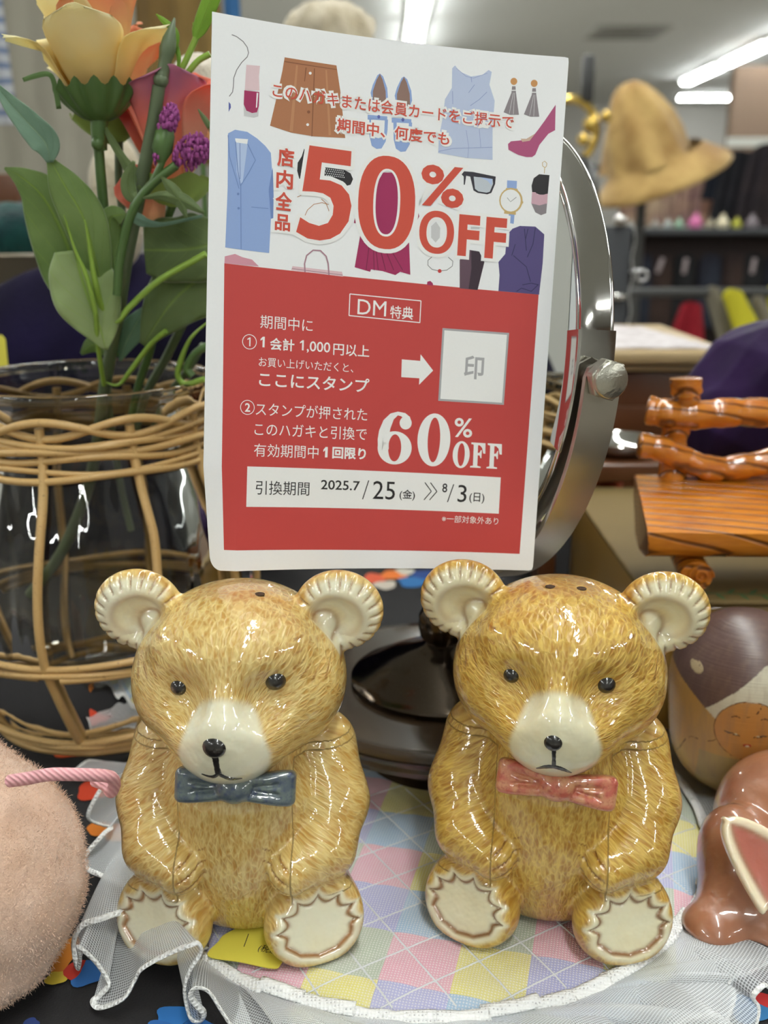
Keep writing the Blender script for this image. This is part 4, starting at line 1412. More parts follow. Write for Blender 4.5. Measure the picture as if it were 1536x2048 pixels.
def flat_text(body, p0, p1, hgt, mat_, parent, off, zz, name='lettering', bold=0.0):
    cu = bpy.data.curves.new('t', 'FONT'); cu.body = body; cu.offset = bold
    ob = bpy.data.objects.new('t', cu); COL.objects.link(ob); bpy.context.view_layer.update()
    me = bpy.data.meshes.new_from_object(ob.evaluated_get(bpy.context.evaluated_depsgraph_get()))
    co_ = [(v.co.x, v.co.y) for v in me.vertices]; fs = [tuple(p.vertices) for p in me.polygons]
    bpy.data.objects.remove(ob); bpy.data.curves.remove(cu); bpy.data.meshes.remove(me)
    x0, x1 = min(c[0] for c in co_), max(c[0] for c in co_)
    y0, y1 = min(c[1] for c in co_), max(c[1] for c in co_)
    d_ = (p1 - p0); nn = Vector((-d_.y, d_.x, 0)).normalized() * hgt
    bb = MB(off)
    bb.add([p0 + d_ * ((x - x0) / (x1 - x0)) + nn * ((y - y0) / (y1 - y0)) + Vector((0, 0, zz)) for x, y in co_], fs)
    return bb.build(name, mat_, parent, False)


flat_text('(税込', at(513, 1904, z=1), at(550, 1912, z=1), 3.4, m_dink, lab, lo_, 0.06)
b = MB(lo_); b.tube([at(488, 1893, z=1.05), at(497, 1868, z=1.05)], 0.12, 4); b.build('printed_line', m_dink, lab, False)

# ------------------------------------------------------------------ round mirror on a dark footed tray
def polished(name, col, rough=0.12, bump=0.0, bs=0.3, metal=1.0, dust=0.15):
    g = NT(name)
    co = g.coord()
    du = g.ramp(g.noise(co, 1.1, 6, 0.75), [(0.58, 0.0), (0.75, dust)])
    c = g.mix(du, col, rgb(200, 200, 196))
    r_ = g.math('ADD', g.math('MULTIPLY', du, 0.9), rough)
    g.bsdf(c, bump=g.noise(co, bs, 2) if bump else None, bump_d=bump, Metallic=metal, Roughness=r_)
    return g.m


m_chrome = polished('polished_steel', rgb(196, 194, 190), 0.08)
m_strap = polished('worn_steel', rgb(176, 172, 162), 0.34, 0.05, 0.5, dust=0.1)
m_bolt = polished('zinc_bolt', rgb(186, 184, 172), 0.32, 0.15, 1.2)
g = NT('mirror_glass'); g.bsdf(rgb(225, 228, 226), Metallic=1.0, Roughness=0.005); m_mirror = g.m
m_dkglass = NT('smoked_glass'); m_dkglass.bsdf(m_dkglass.mix(m_dkglass.noise(m_dkglass.coord(), 0.08, 4), rgb(34, 26, 20), rgb(66, 52, 38)), Roughness=0.16, Coat_Weight=0.3, Coat_Roughness=0.05); m_dkglass = m_dkglass.m
m_blackchrome = polished('black_chrome', rgb(84, 74, 64), 0.14, 0.06, 0.2)
ph, ta_, MRR, MW = 1.245, 0.075, 72.1, 10.3
mc = Vector((31.84, 351.57, 159.4))
ma = Vector((math.cos(ph), -math.sin(ph), 0))
mn0 = Vector((-math.sin(ph), -math.cos(ph), 0))
mn = (mn0 * math.cos(ta_) + Vector((0, 0, 1)) * math.sin(ta_)).normalized()
mu = (Vector((0, 0, 1)) * math.cos(ta_) - mn0 * math.sin(ta_)).normalized()
MB0 = Vector((28, 352, 30))
mir = thing('table_mirror', 'round steel swivel mirror on a domed stand behind the coupon card', 'mirror', MB0)


def mp_(r, w, d):
    """polar point of the mirror disc, d mm in front of the glass"""
    return mc + ma * (r * math.cos(w)) + mu * (r * math.sin(w)) + mn * d


def revolve(prof, name, mat_, n=128, w0=0.0, w1=2 * math.pi):
    b = MB(MB0); full = abs(w1 - w0 - 2 * math.pi) < 1e-6
    P = [[mp_(r, w0 + (w1 - w0) * k / n, d) for r, d in prof] for k in range(n if full else n + 1)]
    b.grid(P, closeu=full)
    return b.build(name, mat_, mir)


revolve([(69.2, -0.9), (69.3, 0.1), (69.9, 0.5), (70.6, 0.5), (71.0, 0.1), (71.3, 0.2), (71.9, 0.0), (72.1, -0.6), (72.2, -5), (72.15, -MW + 0.9), (72.5, -MW + 0.7), (72.6, -MW + 0.3), (72.3, -MW - 0.1), (71.6, -MW), (70.5, -MW), (69.5, -MW + 1.5)], 'rim', m_chrome)
revolve([(0.01, -0.8), (69.4, -0.8)], 'glass', m_mirror)
revolve([(69.6, -MW + 1.2), (0.01, -MW + 1.2)], 'back_plate', m_strap)
# clip plate over the rim at the pivot
hw_ = 0.20
revolve([(66.2, 0.9), (66.4, 1.2), (72.6, 1.2), (73.1, 0.9), (73.2, 0.3), (73.2, -MW - 0.4), (72.0, -MW - 0.9), (66.2, -MW - 0.9)], 'pivot_clip', m_chrome, 24, -hw_ - 0.14, hw_ - 0.04)
# U-shaped strap
cs = mc - mu * 3.5
b = MB(MB0)
wid = 6.0
pth = []
for k in range(97):
    w = math.pi * 0 + 0.10 - (math.pi + 0.20) * k / 96
    rr = 77.5 if k else 77.5
    pth.append((cs + ma * (rr * math.cos(w)) + mu * (rr * math.sin(w) + (3.5 if False else 0)), (ma * math.cos(w) + mu * math.sin(w))))
rows = []
mid = -MW / 2 + 0.3
nP = len(pth)
for k, (p, rad) in enumerate(pth):
    e = min(k, nP - 1 - k)
    arc = e * (math.pi + 0.2) / 96 * 77.5
    hw = wid if arc > wid else math.sqrt(max(0.05, wid ** 2 - (wid - arc) ** 2))
    row = []
    for du_, dr in ((-hw, 0), (-hw + 0.3, 0.9), (0, 1.0), (hw - 0.3, 0.9), (hw, 0), (hw - 0.3, -0.9), (0, -1.0), (-hw + 0.3, -0.9), (-hw, 0)):
        row.append(p + mn * (mid + du_) + rad * dr)
    rows.append(row)
b.grid(rows); b.build('strap', m_strap, mir)
for s_ in (1, -1):
    pv = mc + ma * (s_ * 78.4) + mn * mid - mu * 1.2
    ax = ma * s_
    fx = mu; fy = ax.cross(fx)
    b = MB(MB0)
    hexp = [(6.1 * math.cos(math.pi / 3 * k + 0.3), 6.1 * math.sin(math.pi / 3 * k + 0.3)) for k in range(6)]
    b.prism(hexp, pv, fx, fy, ax * 3.4)
    h_ = b.build('bolt', m_bolt, mir, False, bevel=0.45)
    b = MB(MB0)
    b.tube([pv + ax * 3.2, pv + ax * 4.3, pv + ax * 4.7], [5.2, 5.1, 4.7], 28)
    b.build('bolt_face', m_bolt, h_)
    b = MB(MB0); b.tube([pv - ax * 6, pv], 3.2, 16); b.build('spacer', m_strap, mir)
bot = cs - mu * 77.5 + mn * mid
b = MB(MB0); b.tube([Vector((22, 352, 50)), Vector((22.5, 351.5, 62)), bot + Vector((0, 0, 1))], [3.6, 3.4, 3.6], 20); b.build('stem', m_blackchrome, mir)
b = MB(MB0)
b.lathe([(4.0, 62), (7.0, 61), (8.8, 57.5), (9.0, 53), (8.2, 49), (6.0, 46.5), (5.0, 45)], (22, 352, 0), 48); b.build('collar', m_blackchrome, mir)
b = MB(MB0)
b.lathe([(5.5, 47.5), (7.5, 45.6), (12, 43.5), (19, 41.2), (26, 37.6), (31.0, 34.6), (33.4, 33.6), (34.6, 32.6), (34.4, 31.2), (33.0, 30.6), (0.01, 30.6)], (22, 352, 0), 96); b.build('domed_base', m_blackchrome, mir)
mir.location = MB0 * S
tray = thing('footed_tray', 'round smoked glass tray on a short foot under the mirror stand', 'tray', (22, 352, 0))
b = MB(); b.lathe([(0.01, 30.4), (54, 30.4), (57.5, 30.2), (58.6, 29.2), (58.8, 28), (57.6, 26.6), (57.4, 24.5), (58.4, 23.5), (58.2, 21.8), (56.6, 20.8), (30, 17), (26, 10), (27, 2), (30, 0.2), (0.01, 0.2)], (0, 0, 0), 128)
b.build('tray_body', m_dkglass, tray)

# ------------------------------------------------------------------ wicker-bound glass jar with artificial flowers
JC = Vector((-118, 395, 0))
g = NT('thin_glass')
co = g.coord()
bn = g.n('Bump', None, Height=g.noise(g.coord((1, 1, 0.12)), 0.11, 1), Distance=1.3 * S, Strength=1.0).outputs[0]
fr = g.n('Fresnel', None, IOR=1.5, Normal=bn).outputs[0]
gl = g.n('BsdfGlossy', None, Color=(1, 1, 1, 1), Roughness=0.02, Normal=bn)
tr = g.n('BsdfTransparent', None, Color=(0.80, 0.78, 0.72, 1))
g.t.links.new(g.n('MixShader', None, i0=g.math('ADD', g.math('MULTIPLY', fr, 1.0), 0.012), i1=tr.outputs[0], i2=gl.outputs[0]).outputs[0], g.out.inputs[0])
m_glass = g.m


def wood_cane(name, a, b_, sc=0.5):
    g = NT(name)
    co = g.coord()
    f = g.noise(co, 0.05, 3)
    c = g.mix(f, a, b_)
    sp = g.ramp(g.noise(co, 0.7, 5, 0.7), [(0.60, 0.0), (0.72, 0.75)])
    c = g.mix(sp, c, rgb(96, 62, 30))
    g.bsdf(c, bump=g.noise(co, 1.2, 3), bump_d=0.12, Roughness=0.42, Specular_IOR_Level=0.5)
    return g.m


m_cane = wood_cane('cane', rgb(214, 180, 122), rgb(190, 150, 92))
jar = thing('glass_jar', 'clear bulbous glass jar bound with woven cane behind the plush toy', 'jar', JC)
prof = [(49.6, 137.5), (50.8, 139.2), (50.4, 141.2), (49.0, 141.6), (47.9, 140.4), (47.6, 138), (46.9, 134), (46.6, 128), (46.8, 120), (48.5, 112), (52, 102), (56.5, 90), (60, 76), (62, 62), (62.2, 50), (60.5, 38), (56.5, 24), (50.5, 11), (46, 5), (43.5, 2.5), (40, 1.6), (0.01, 2.2)]
pr = [(p.x, p.y) for p in spline([(a, c_, 0) for a, c_ in prof], 4)]


def flute(w, z):
    k = max(0, min(1, (112 - z) / 30)) * max(0, min(1, (z - 4) / 25))
    return 1 + k * (0.013 * math.cos(9 * w + 0.4) + 0.004 * math.cos(22 * w))


b = MB(); b.lathe(pr, (0, 0, 0), 128, flute); b.build('glass_body', m_glass, jar, 'all')


def jr(z):
    for i in range(len(pr) - 1):
        if (pr[i][1] - z) * (pr[i + 1][1] - z) <= 0 and i > 20:
            t = (z - pr[i][1]) / ((pr[i + 1][1] - pr[i][1]) or 1)
            return pr[i][0] + (pr[i + 1][0] - pr[i][0]) * t
    return 47.0


CAZ = [math.radians(-94 + 36 * k) for k in range(10)]
rnd = random.Random(11)


def strand(z0, amp, phase, rad, off, w0=0, w1=2 * math.pi, freq=5.0, name='cane_strand', drift=0.0, n=180, ramp=0.9):
    pts = []
    for i in range(n + 1):
        w = w0 + (w1 - w0) * i / n
        z = z0 + amp * math.sin(freq * w + phase) + drift * (w - w0) / (w1 - w0) + 0.5 * math.sin(2.3 * w + phase * 3)
        r = jr(z) + rad + 0.3 + off + ramp * (1 + math.sin(5 * w + phase)) * 0.5 * rad
        pts.append((r * math.cos(w), r * math.sin(w), z))
    b = MB(); b.tube(pts, rad * 0.86, 9); return b.build(name, m_cane, jar)


q0 = math.radians(-200)
# neck weave: a loose twisted pair on top, then tighter rows
strand(129.5, 3.4, 0.2, 1.75, 0.4, q0, q0 + 6.25)
strand(129.0, 3.4, 0.2 + math.pi, 1.75, 0.8, q0 + 0.3, q0 + 6.5)
strand(125.0, 2.2, 2.0, 1.5, 1.2, q0 + 0.4, q0 + 4.3, 2.5)
strand(123.4, 0.9, 0.5, 1.6, 0.3, q0, q0 + 6.2)
strand(120.6, 0.8, 3.6, 1.7, 0.6, q0 + 0.6, q0 + 6.8)
strand(118.0, 1.1, 1.6, 1.55, 0.5, q0, q0 + 6.28)
strand(114.2, 0.7, 4.4, 1.25, 0.4, q0 + 0.9, q0 + 7.0)
strand(112.2, 0.8, 0.9, 1.6, 0.5, q0, q0 + 6.28)
# belly rows
strand(45.5, 0.9, 0.6, 1.6, 0.3, q0, q0 + 6.28)
strand(41.8, 0.8, 2.6, 1.5, 0.4, q0, q0 + 6.28)
strand(39.0, 1.4, 3.9, 1.6, 1.0, math.radians(-89), math.radians(150), 2.0)
strand(40.2, 0.9, 1.0, 1.5, 0.4, math.radians(-250), math.radians(-97), 3.0)
# foot rows
strand(9.0, 1.6, 0.6, 1.6, 0.8, q0, q0 + 6.28)
strand(5.2, 1.2, 2.8, 1.6, 1.2, q0, q0 + 6.28)
strand(2.6, 0.4, 4.8, 1.6, 2.2, q0, q0 + 6.28)
for k, az in enumerate(CAZ):
    pts = []
    for i in range(40):
        q = i / 39
        z = 130 - 127 * q
        kink = 0.10 * max(0, (44 - z) / 44) + 0.012 * math.sin(9 * q + k * 2)
        w = az + kink * (1 if k % 2 == 0 else -0.6) + (0.06 * (1 - abs(z - 90) / 60) if k == 1 else 0)
        r = jr(z) + 1.9 + (0.5 if z > 110 else 0)
        pts.append((r * math.cos(w), r * math.sin(w), z))
    b = MB(); b.tube(pts, 1.75, 9); b.build('cane_rib', m_cane, jar)

# ---- flowers


def leafmat(name, a, b_, vein, tl=0.35, rough=0.6):
    g = NT(name)
    co = g.coord()
    c = g.mix(g.ramp(g.noise(co, 0.06, 3), [(0.3, 0.0), (0.7, 1.0)]), a, b_)
    uvs = g.n('SeparateXYZ', None, Vector=g.n('UVMap').outputs[0])
    sid = g.math('ABSOLUTE', uvs.outputs[1])
    rib = g.ramp(sid, [(0.0, 1.0), (0.07, 0.0)])
    br = g.math('ABSOLUTE', g.math('SINE', g.math('ADD', g.math('MULTIPLY', uvs.outputs[0], 16.0), g.math('MULTIPLY', sid, -7.0))))
    br = g.ramp(br, [(0.0, 0.45), (0.12, 0.0)])
    v = g.math('MAXIMUM', rib, br)
    c = g.mix(v, c, vein)
    edge = g.ramp(sid, [(0.96, 0.0), (1.0, 0.6)])
    c = g.mix(edge, c, rgb(206, 214, 196))
    weave = g.n('TexWave', {'wave_type': 'BANDS', 'bands_direction': 'Z'}, Vector=co, Scale=0.9, Distortion=0.3).outputs['Fac']
    b = g.bsdf(c, bump=g.math('ADD', g.math('MULTIPLY', weave, 0.15), g.math('MULTIPLY', v, -0.8)), bump_d=0.25, Roughness=rough)
    t = g.n('BsdfTranslucent', None, Color=c)
    g.t.links.new(g.n('MixShader', None, i0=tl, i1=b.outputs[0], i2=t.outputs[0]).outputs[0], g.out.inputs[0])
    return g.m


m_leaf = leafmat('leaf_green', rgb(112, 142, 74), rgb(140, 166, 98), rgb(152, 182, 80))
m_leaf_dk = leafmat('leaf_olive', rgb(104, 124, 76), rgb(122, 142, 88), rgb(136, 160, 84))
m_leaf_teal = leafmat('leaf_teal', rgb(112, 146, 124), rgb(136, 168, 144), rgb(154, 184, 150))
m_leaf_pale = leafmat('leaf_pale', rgb(162, 184, 124), rgb(178, 198, 140), rgb(166, 200, 88))
m_leaf_bright = leafmat('leaf_bright', rgb(118, 160, 44), rgb(146, 188, 60), rgb(168, 204, 80))
m_stem = plain('stem_green', rgb(76, 104, 54), 0.35, 0.15, 0.05)
m_stem_dk = plain('stem_dark', rgb(92, 106, 78), 0.4, 0.15, 0.05)
m_stem_lt = plain('stem_light', rgb(136, 168, 66), 0.4, 0.12, 0.05)
OBJN = {'n': 0}


def leaf(parent, off, mid, hw, mat_, fold=0.25, curl=0.0, name='leaf', side=None):
    """mid = [(px, py, y mm)], hw half widths in pixels; the blade faces the viewer"""
    pts = spline([at(a, c_, y=d_) for a, c_, d_ in mid], 6)
    ws = spline([(h_, 0, 0) for h_ in hw], 6)
    P, UV = [], []
    n = len(pts)
    K = 6
    for i, p in enumerate(pts):
        t = (pts[min(i + 1, n - 1)] - pts[max(i - 1, 0)]).normalized()
        view = (p - Vector((0, 0, CAM_H))).normalized()
        sd = t.cross(view).normalized()
        up = sd.cross(t).normalized()
        w = max(0.15, ws[i].x) / px_mm(p.y, p.z)
        row, ur = [], []
        for j in range(-K, K + 1):
            q = j / K
            wob = 0.06 * w * math.sin(i * 0.9 + (3 if q > 0 else 0)) * abs(q) ** 3
            row.append(p + sd * (q * w) + up * (-abs(q) * w * fold + curl * w * q * q + wob) * -1)
            ur.append((i / (n - 1), q))
        P.append(row); UV.append(ur)
    b = MB(off); b.grid(P)
    o = b.build(name, mat_, parent, 'all')
    uv = o.data.uv_layers.new(name='UVMap')
    flat = [q for row in UV for q in row]
    for lp in o.data.loops:
        uv.data[lp.index].uv = flat[lp.vertex_index]
    md = o.modifiers.new('s', 'SOLIDIFY'); md.thickness = 0.25 * S
    return o


def stem(parent, off, pts, r, mat_, name='stem', nodes=()):
    sp = spline([at(a, c_, y=d_) for a, c_, d_ in pts], 6)
    lt = name == 'tendril'
    rr = [r * min(1, 0.25 + i * 0.06) for i in range(len(sp))] if lt else r if not isinstance(r, (list, tuple)) else [r[0] + (r[1] - r[0]) * i / (len(sp) - 1) for i in range(len(sp))]
    b = MB(off); b.tube(sp, rr, 9)
    for a, c_, d_, k in nodes:
        b.ball(at(a, c_, y=d_), k, 10)
    return b.build(name, mat_, parent)


def petalmat(name, base, tip, edge):
    g = NT(name)
    uvs = g.n('SeparateXYZ', None, Vector=g.n('UVMap').outputs[0])
    co = g.coord()
    v = g.math('ADD', uvs.outputs[0], g.math('MULTIPLY', g.math('SUBTRACT', g.noise(co, 0.08, 2), 0.5), 0.5))
    c = g.ramp(v, [(0.1, base), (0.55, tip), (0.98, edge)])
    weave = g.n('TexWave', {'wave_type': 'BANDS', 'bands_direction': 'Z'}, Vector=co, Scale=1.1, Distortion=0.4).outputs['Fac']
    b = g.bsdf(c, bump=weave, bump_d=0.05, Roughness=0.75)
    t = g.n('BsdfTranslucent', None, Color=c)
    g.t.links.new(g.n('MixShader', None, i0=0.45, i1=b.outputs[0], i2=t.outputs[0]).outputs[0], g.out.inputs[0])
    return g.m


m_pet_y = petalmat('yellow_petal', rgb(242, 208, 140), rgb(254, 232, 158), rgb(255, 248, 206))
m_pet_p = petalmat('peach_petal', rgb(240, 210, 144), rgb(250, 220, 156), rgb(242, 170, 132))
m_pet_c = petalmat('coral_petal', rgb(248, 214, 170), rgb(248, 178, 150), rgb(246, 138, 118))
m_pet_v = petalmat('violet_coral_petal', rgb(246, 196, 160), rgb(240, 160, 146), rgb(204, 138, 168))


def petal(parent, off, base, axis, az, H, R, wdt, flare, mat_, bulge=1.0, notch=0.0, t0=0.02):
    """cup petal: base point, axis, azimuth around it, height, cup radius, angular width"""
    ax = Vector(axis).normalized()
    e1 = ax.cross(Vector((0, 1, 0.01))).normalized()
    e2 = ax.cross(e1)
    P, UV = [], []
    NI, NJ = 14, 12
    for i in range(NI + 1):
        t = t0 + (1 - t0) * i / NI
        half = wdt * (math.sin(math.pi * min(1, t ** 0.8 * 0.62 + 0.10))) ** 0.55
        if t > 0.66: half *= max(0.02, 1 - ((t - 0.66) / 0.345) ** 3.2) ** 0.5
        row, ur = [], []
        for j in range(-NJ, NJ + 1):
            q = j / NJ
            w = az + half * q
            r = R * (t ** (0.55 / bulge)) * (1 + flare * max(0, t - 0.6) ** 2 * 6) + 0.4 * math.sin(7 * t + 5 * q + az * 3) * t
            h_ = H * t * (1 - 0.06 * q * q * t) - flare * R * max(0, t - 0.8) * 1.2 - notch * H * math.exp(-(q * 6) ** 2) * t ** 8
            row.append(Vector(base) + ax * h_ + (e1 * math.cos(w) + e2 * math.sin(w)) * r)
            ur.append((t, q))
        P.append(row); UV.append(ur)
    b = MB(off); b.grid(P)
    o = b.build('petal', mat_, parent, 'all')
    uv = o.data.uv_layers.new(name='UVMap')
    flat = [q for row in UV for q in row]
    for lp in o.data.loops:
        uv.data[lp.index].uv = flat[lp.vertex_index]
    md = o.modifiers.new('s', 'SOLIDIFY'); md.thickness = 0.2 * S
    return o


def calyx(parent, off, base, axis, R, H, mat_, teeth=10):
    ax = Vector(axis).normalized()
    e1 = ax.cross(Vector((0, 1, 0.01))).normalized(); e2 = ax.cross(e1)
    rows = []
    n = teeth * 6
    for i in range(9):
        t = i / 8
        row = []
        for k in range(n):
            w = 2 * math.pi * k / n
            tooth = 0.86 + 0.26 * (0.5 + 0.5 * math.cos(w * teeth)) ** 1.2
            h_ = H * t * (tooth if t > 0.6 else 1 + (tooth - 1) * t / 0.6)
            r = R * (0.16 + 0.84 * (t ** 0.55))
            row.append(Vector(base) + ax * h_ + (e1 * math.cos(w) + e2 * math.sin(w)) * (r * 1.02))
        rows.append(row)
    b = MB(off)
    b.grid([[rows[i][k] for i in range(9)] for k in range(n)], closeu=True)
    return b.build('calyx', mat_, parent)


JB = Vector((-118, 395, 10))

# yellow rose in front
base = at(200, 228, y=352)
ro = thing('rose_spray', 'artificial yellow rose with peach-tipped petals, tallest in the glass jar', 'flower', JB)
OFF = JB
ax_ = (-0.05, 0.02, 1)
for k, (az, H, R, wd, fl, mt) in enumerate([(0.3, 37, 11, 1.3, 0.0, m_pet_y), (2.4, 38, 11, 1.3, 0.0, m_pet_p), (4.4, 37, 11, 1.3, 0.0, m_pet_y),
                                            (1.1, 36, 15.5, 1.15, 0.1, m_pet_y), (2.9, 38, 15.5, 1.1, 0.15, m_pet_p), (5.4, 37, 15.5, 1.1, 0.1, m_pet_y), (4.2, 36, 15, 1.1, 0.1, m_pet_p),
                                            (2.15, 28.5, 17.6, 0.92, 0.05, m_pet_p), (0.75, 27, 17.8, 0.80, 0.22, m_pet_y), (3.35, 26, 18.0, 0.55, 0.55, m_pet_y), (-0.15, 26, 18.4, 0.5, 0.5, m_pet_y), (4.7, 29, 17, 1.0, 0.1, m_pet_y)]):
    petal(ro, OFF, base + Vector((0, 0, 1.0)), ax_, -az, H, R, wd, fl, mt)
calyx(ro, OFF, base - Vector((0, 0, 2.5)), ax_, 13.6, 11.0, m_stem, 14)
leaf(ro, OFF, [(118, 218, 345), (108, 165, 343), (96, 148, 342), (70, 152, 341), (46, 160, 340)], [5, 5, 5, 5, 4], m_stem, 0.1, name='sepal')
stem(ro, OFF, [(200, 228, 352), (198, 262, 352), (201, 300, 353)], [3.1, 2.3], m_stem)
stem(ro, OFF, [(197, 285, 353), (201, 340, 354), (206, 400, 356), (212, 470, 358), (212, 540, 360), (222, 592, 362), (236, 622, 364)], [1.7, 1.9], m_stem, nodes=[(196, 287, 351, 2.4), (236, 624, 364, 3.2)])
stem(ro, OFF, [(238, 622, 366), (222, 700, 372), (207, 790, 380), (192, 900, 388), (168, 1000, 394), (120, 1110, 398), (60, 1190, 402)], 2.4, m_stem_dk)
L = lambda *a, **k: leaf(ro, OFF, *a, **k)
L([(212, 640, 356), (206, 590, 354), (190, 515, 350), (166, 434, 347), (130, 372, 345), (100, 320, 344)], [3, 12, 34, 44, 34, 8], m_leaf, 0.22)
L([(100, 325, 343), (92, 288, 342), (60, 250, 341), (25, 212, 340), (-8, 170, 339)], [6, 28, 26, 18, 5], m_leaf_teal, -0.25)
L([(185, 640, 360), (158, 560, 358), (130, 480, 356), (90, 400, 354), (48, 358, 353), (9, 336, 352)], [20, 62, 66, 50, 24, 2], m_leaf, 0.15)
L([(212, 700, 355), (200, 655, 353), (178, 600, 351), (160, 545, 350), (150, 500, 349.5)], [4, 40, 66, 62, 40], m_leaf_pale, 0.05)
stem(ro, OFF, [(128, 430, 343), (150, 500, 346), (172, 550, 347.5), (190, 620, 350), (196, 690, 356), (208, 770, 368)], 0.85, m_stem_lt, 'tendril')
stem(ro, OFF, [(170, 440, 343.5), (180, 500, 346), (192, 570, 349), (206, 620, 354), (232, 643, 356), (262, 612, 356), (320, 560, 354), (412, 508, 352)], 1.15, m_stem_lt, 'tendril')
stem(ro, OFF, [(206, 762, 372), (236, 770, 372), (262, 740, 370), (300, 690, 366), (332, 662, 362)], 1.0, m_stem_lt, 'tendril')
L([(240, 722, 374), (250, 690, 372), (268, 655, 370), (292, 612, 369)], [2, 18, 24, 3], m_leaf_teal, 0.3)
L([(240, 700, 376), (215, 690, 376), (185, 690, 377), (162, 708, 378)], [14, 22, 18, 3], m_leaf, 0.3)
L([(202, 243, 351), (222, 278, 350), (246, 318, 349), (268, 350, 349), (287, 384, 349)], [2, 7, 9, 14, 3], m_leaf_dk, 0.5)

# second yellow rose, behind
r2 = thing('rose_spray', 'pale yellow rose half hidden behind the tallest rose', 'flower', JB)
base2 = at(238, 268, y=378)
for az, H, R, wd, fl, mt in [(0.8, 33, 13, 1.2, 0.3, m_pet_y), (2.6, 35, 17, 1.1, 0.3, m_pet_p), (4.6, 35, 16, 1.1, 0.3, m_pet_y), (1.6, 27, 20, 1.0, 0.3, m_pet_y), (3.1, 25, 21, 0.8, 0.3, m_pet_p)]:
    petal(r2, OFF, base2, (-0.35, 0, 1), -az, H, R, wd, fl, mt)
calyx(r2, OFF, base2 - Vector((0, 0, 3)), (-0.3, 0, 1), 13, 13, m_leaf_dk, 6)
stem(r2, OFF, [(238, 280, 378), (238, 360, 380), (244, 430, 382), (240, 520, 384), (236, 640, 384), (215, 780, 386), (240, 960, 398), (262, 1060, 402)], 1.5, m_stem_dk)

# coral rose
r3 = thing('rose_spray', 'coral and violet rose beside the left edge of the coupon card', 'flower', JB)
base3 = at(352, 378, y=362)
for az, H, R, wd, fl, mt in [(0.6, 34, 14, 1.2, 0.2, m_pet_c), (2.4, 36, 15, 1.2, 0.2, m_pet_c), (4.4, 38, 15, 1.2, 0.3, m_pet_v), (1.9, 40, 18, 1.1, 0.15, m_pet_c), (0.7, 36, 19, 1.0, 0.4, m_pet_v), (3.2, 36, 18, 1.0, 0.35, m_pet_c), (1.4, 24, 20, 0.9, 0.1, m_pet_p)]:
    petal(r3, OFF, base3, (-0.06, 0, 1), -az, H, R, wd, fl, mt)
calyx(r3, OFF, base3 - Vector((0, 0, 6)), (0, 0, 1), 14, 10, m_leaf_dk, 6)
petal(r3, OFF, base3 - Vector((6, 0, 14)), (-0.2, -0.5, 0.6), -1.5, 20, 10, 1.2, 0.3, m_pet_c)
stem(r3, OFF, [(352, 392, 362), (330, 450, 366), (312, 520, 370), (320, 600, 376), (300, 700, 382), (275, 780, 388), (250, 900, 394)], 1.6, m_stem)
leaf(r3, OFF, [(470, 470, 364), (410, 492, 361), (360, 500, 360), (320, 500, 359), (288, 500, 359)], [20, 66, 64, 62, 46], m_leaf_dk, 0.12)
leaf(r3, OFF, [(286, 690, 366), (318, 640, 364), (352, 596, 364), (400, 556, 366), (452, 520, 368)], [8, 40, 62, 72, 40], m_leaf_dk, 0.12)
leaf(r3, OFF, [(256, 420, 352), (276, 438, 350), (296, 446, 349), (330, 448, 349), (404, 432, 349)], [6, 12, 8, 4, 3], m_leaf_teal, 0.3)

# bud stem
r4 = thing('bud_spray', 'closed green bud on a straight stem, left of the coupon card', 'flower', JB)
stem(r4, OFF, [(318, 172, 345), (306, 250, 347), (288, 340, 350), (270, 430, 354), (252, 520, 358), (240, 600, 362), (238, 625, 364)], [2.1, 2.6], m_stem_dk, nodes=[(322, 160, 345, 2.6), (324, 150, 345, 2.3)])
b = MB(OFF); b.tube([at(323, 158, y=345), at(329, 128, y=345), at(332, 112, y=345)], [2.2, 2.0, 2.3], 10); b.build('bud_neck', m_stem_dk, r4)
b = MB(OFF); b.tube([at(332, 114, y=345), at(335, 98, y=345), at(339, 78, y=345), at(344, 56, y=345), at(349, 36, y=346)], [2.3, 2.7, 2.2, 1.1, 0.3], 10); b.build('bud', m_stem_dk, r4)
leaf(r4, OFF, [(346, 100, 346), (352, 84, 346), (350, 62, 346), (328, 42, 346), (312, 28, 346)], [2, 6, 6, 6, 1], m_leaf_bright, 0.3)
leaf(r4, OFF, [(352, 150, 347), (358, 120, 347), (352, 90, 347), (348, 70, 347)], [2, 4, 5, 2], m_leaf_bright, 0.3)
stem(r4, OFF, [(352, 160, 350), (372, 120, 350), (392, 76, 350)], 1.0, m_stem_lt, 'twig')
leaf(r4, OFF, [(390, 78, 350), (400, 56, 350), (412, 26, 350), (428, -14, 350)], [5, 14, 17, 17], m_leaf_bright, 0.3)
leaf(r4, OFF, [(392, 72, 351), (392, 56, 351), (388, 44, 351)], [7, 8, 3], m_leaf_bright, 0.3)
stem(r4, OFF, [(372, 150, 351), (396, 122, 351), (420, 108, 351)], 1.0, m_stem_lt, 'twig')

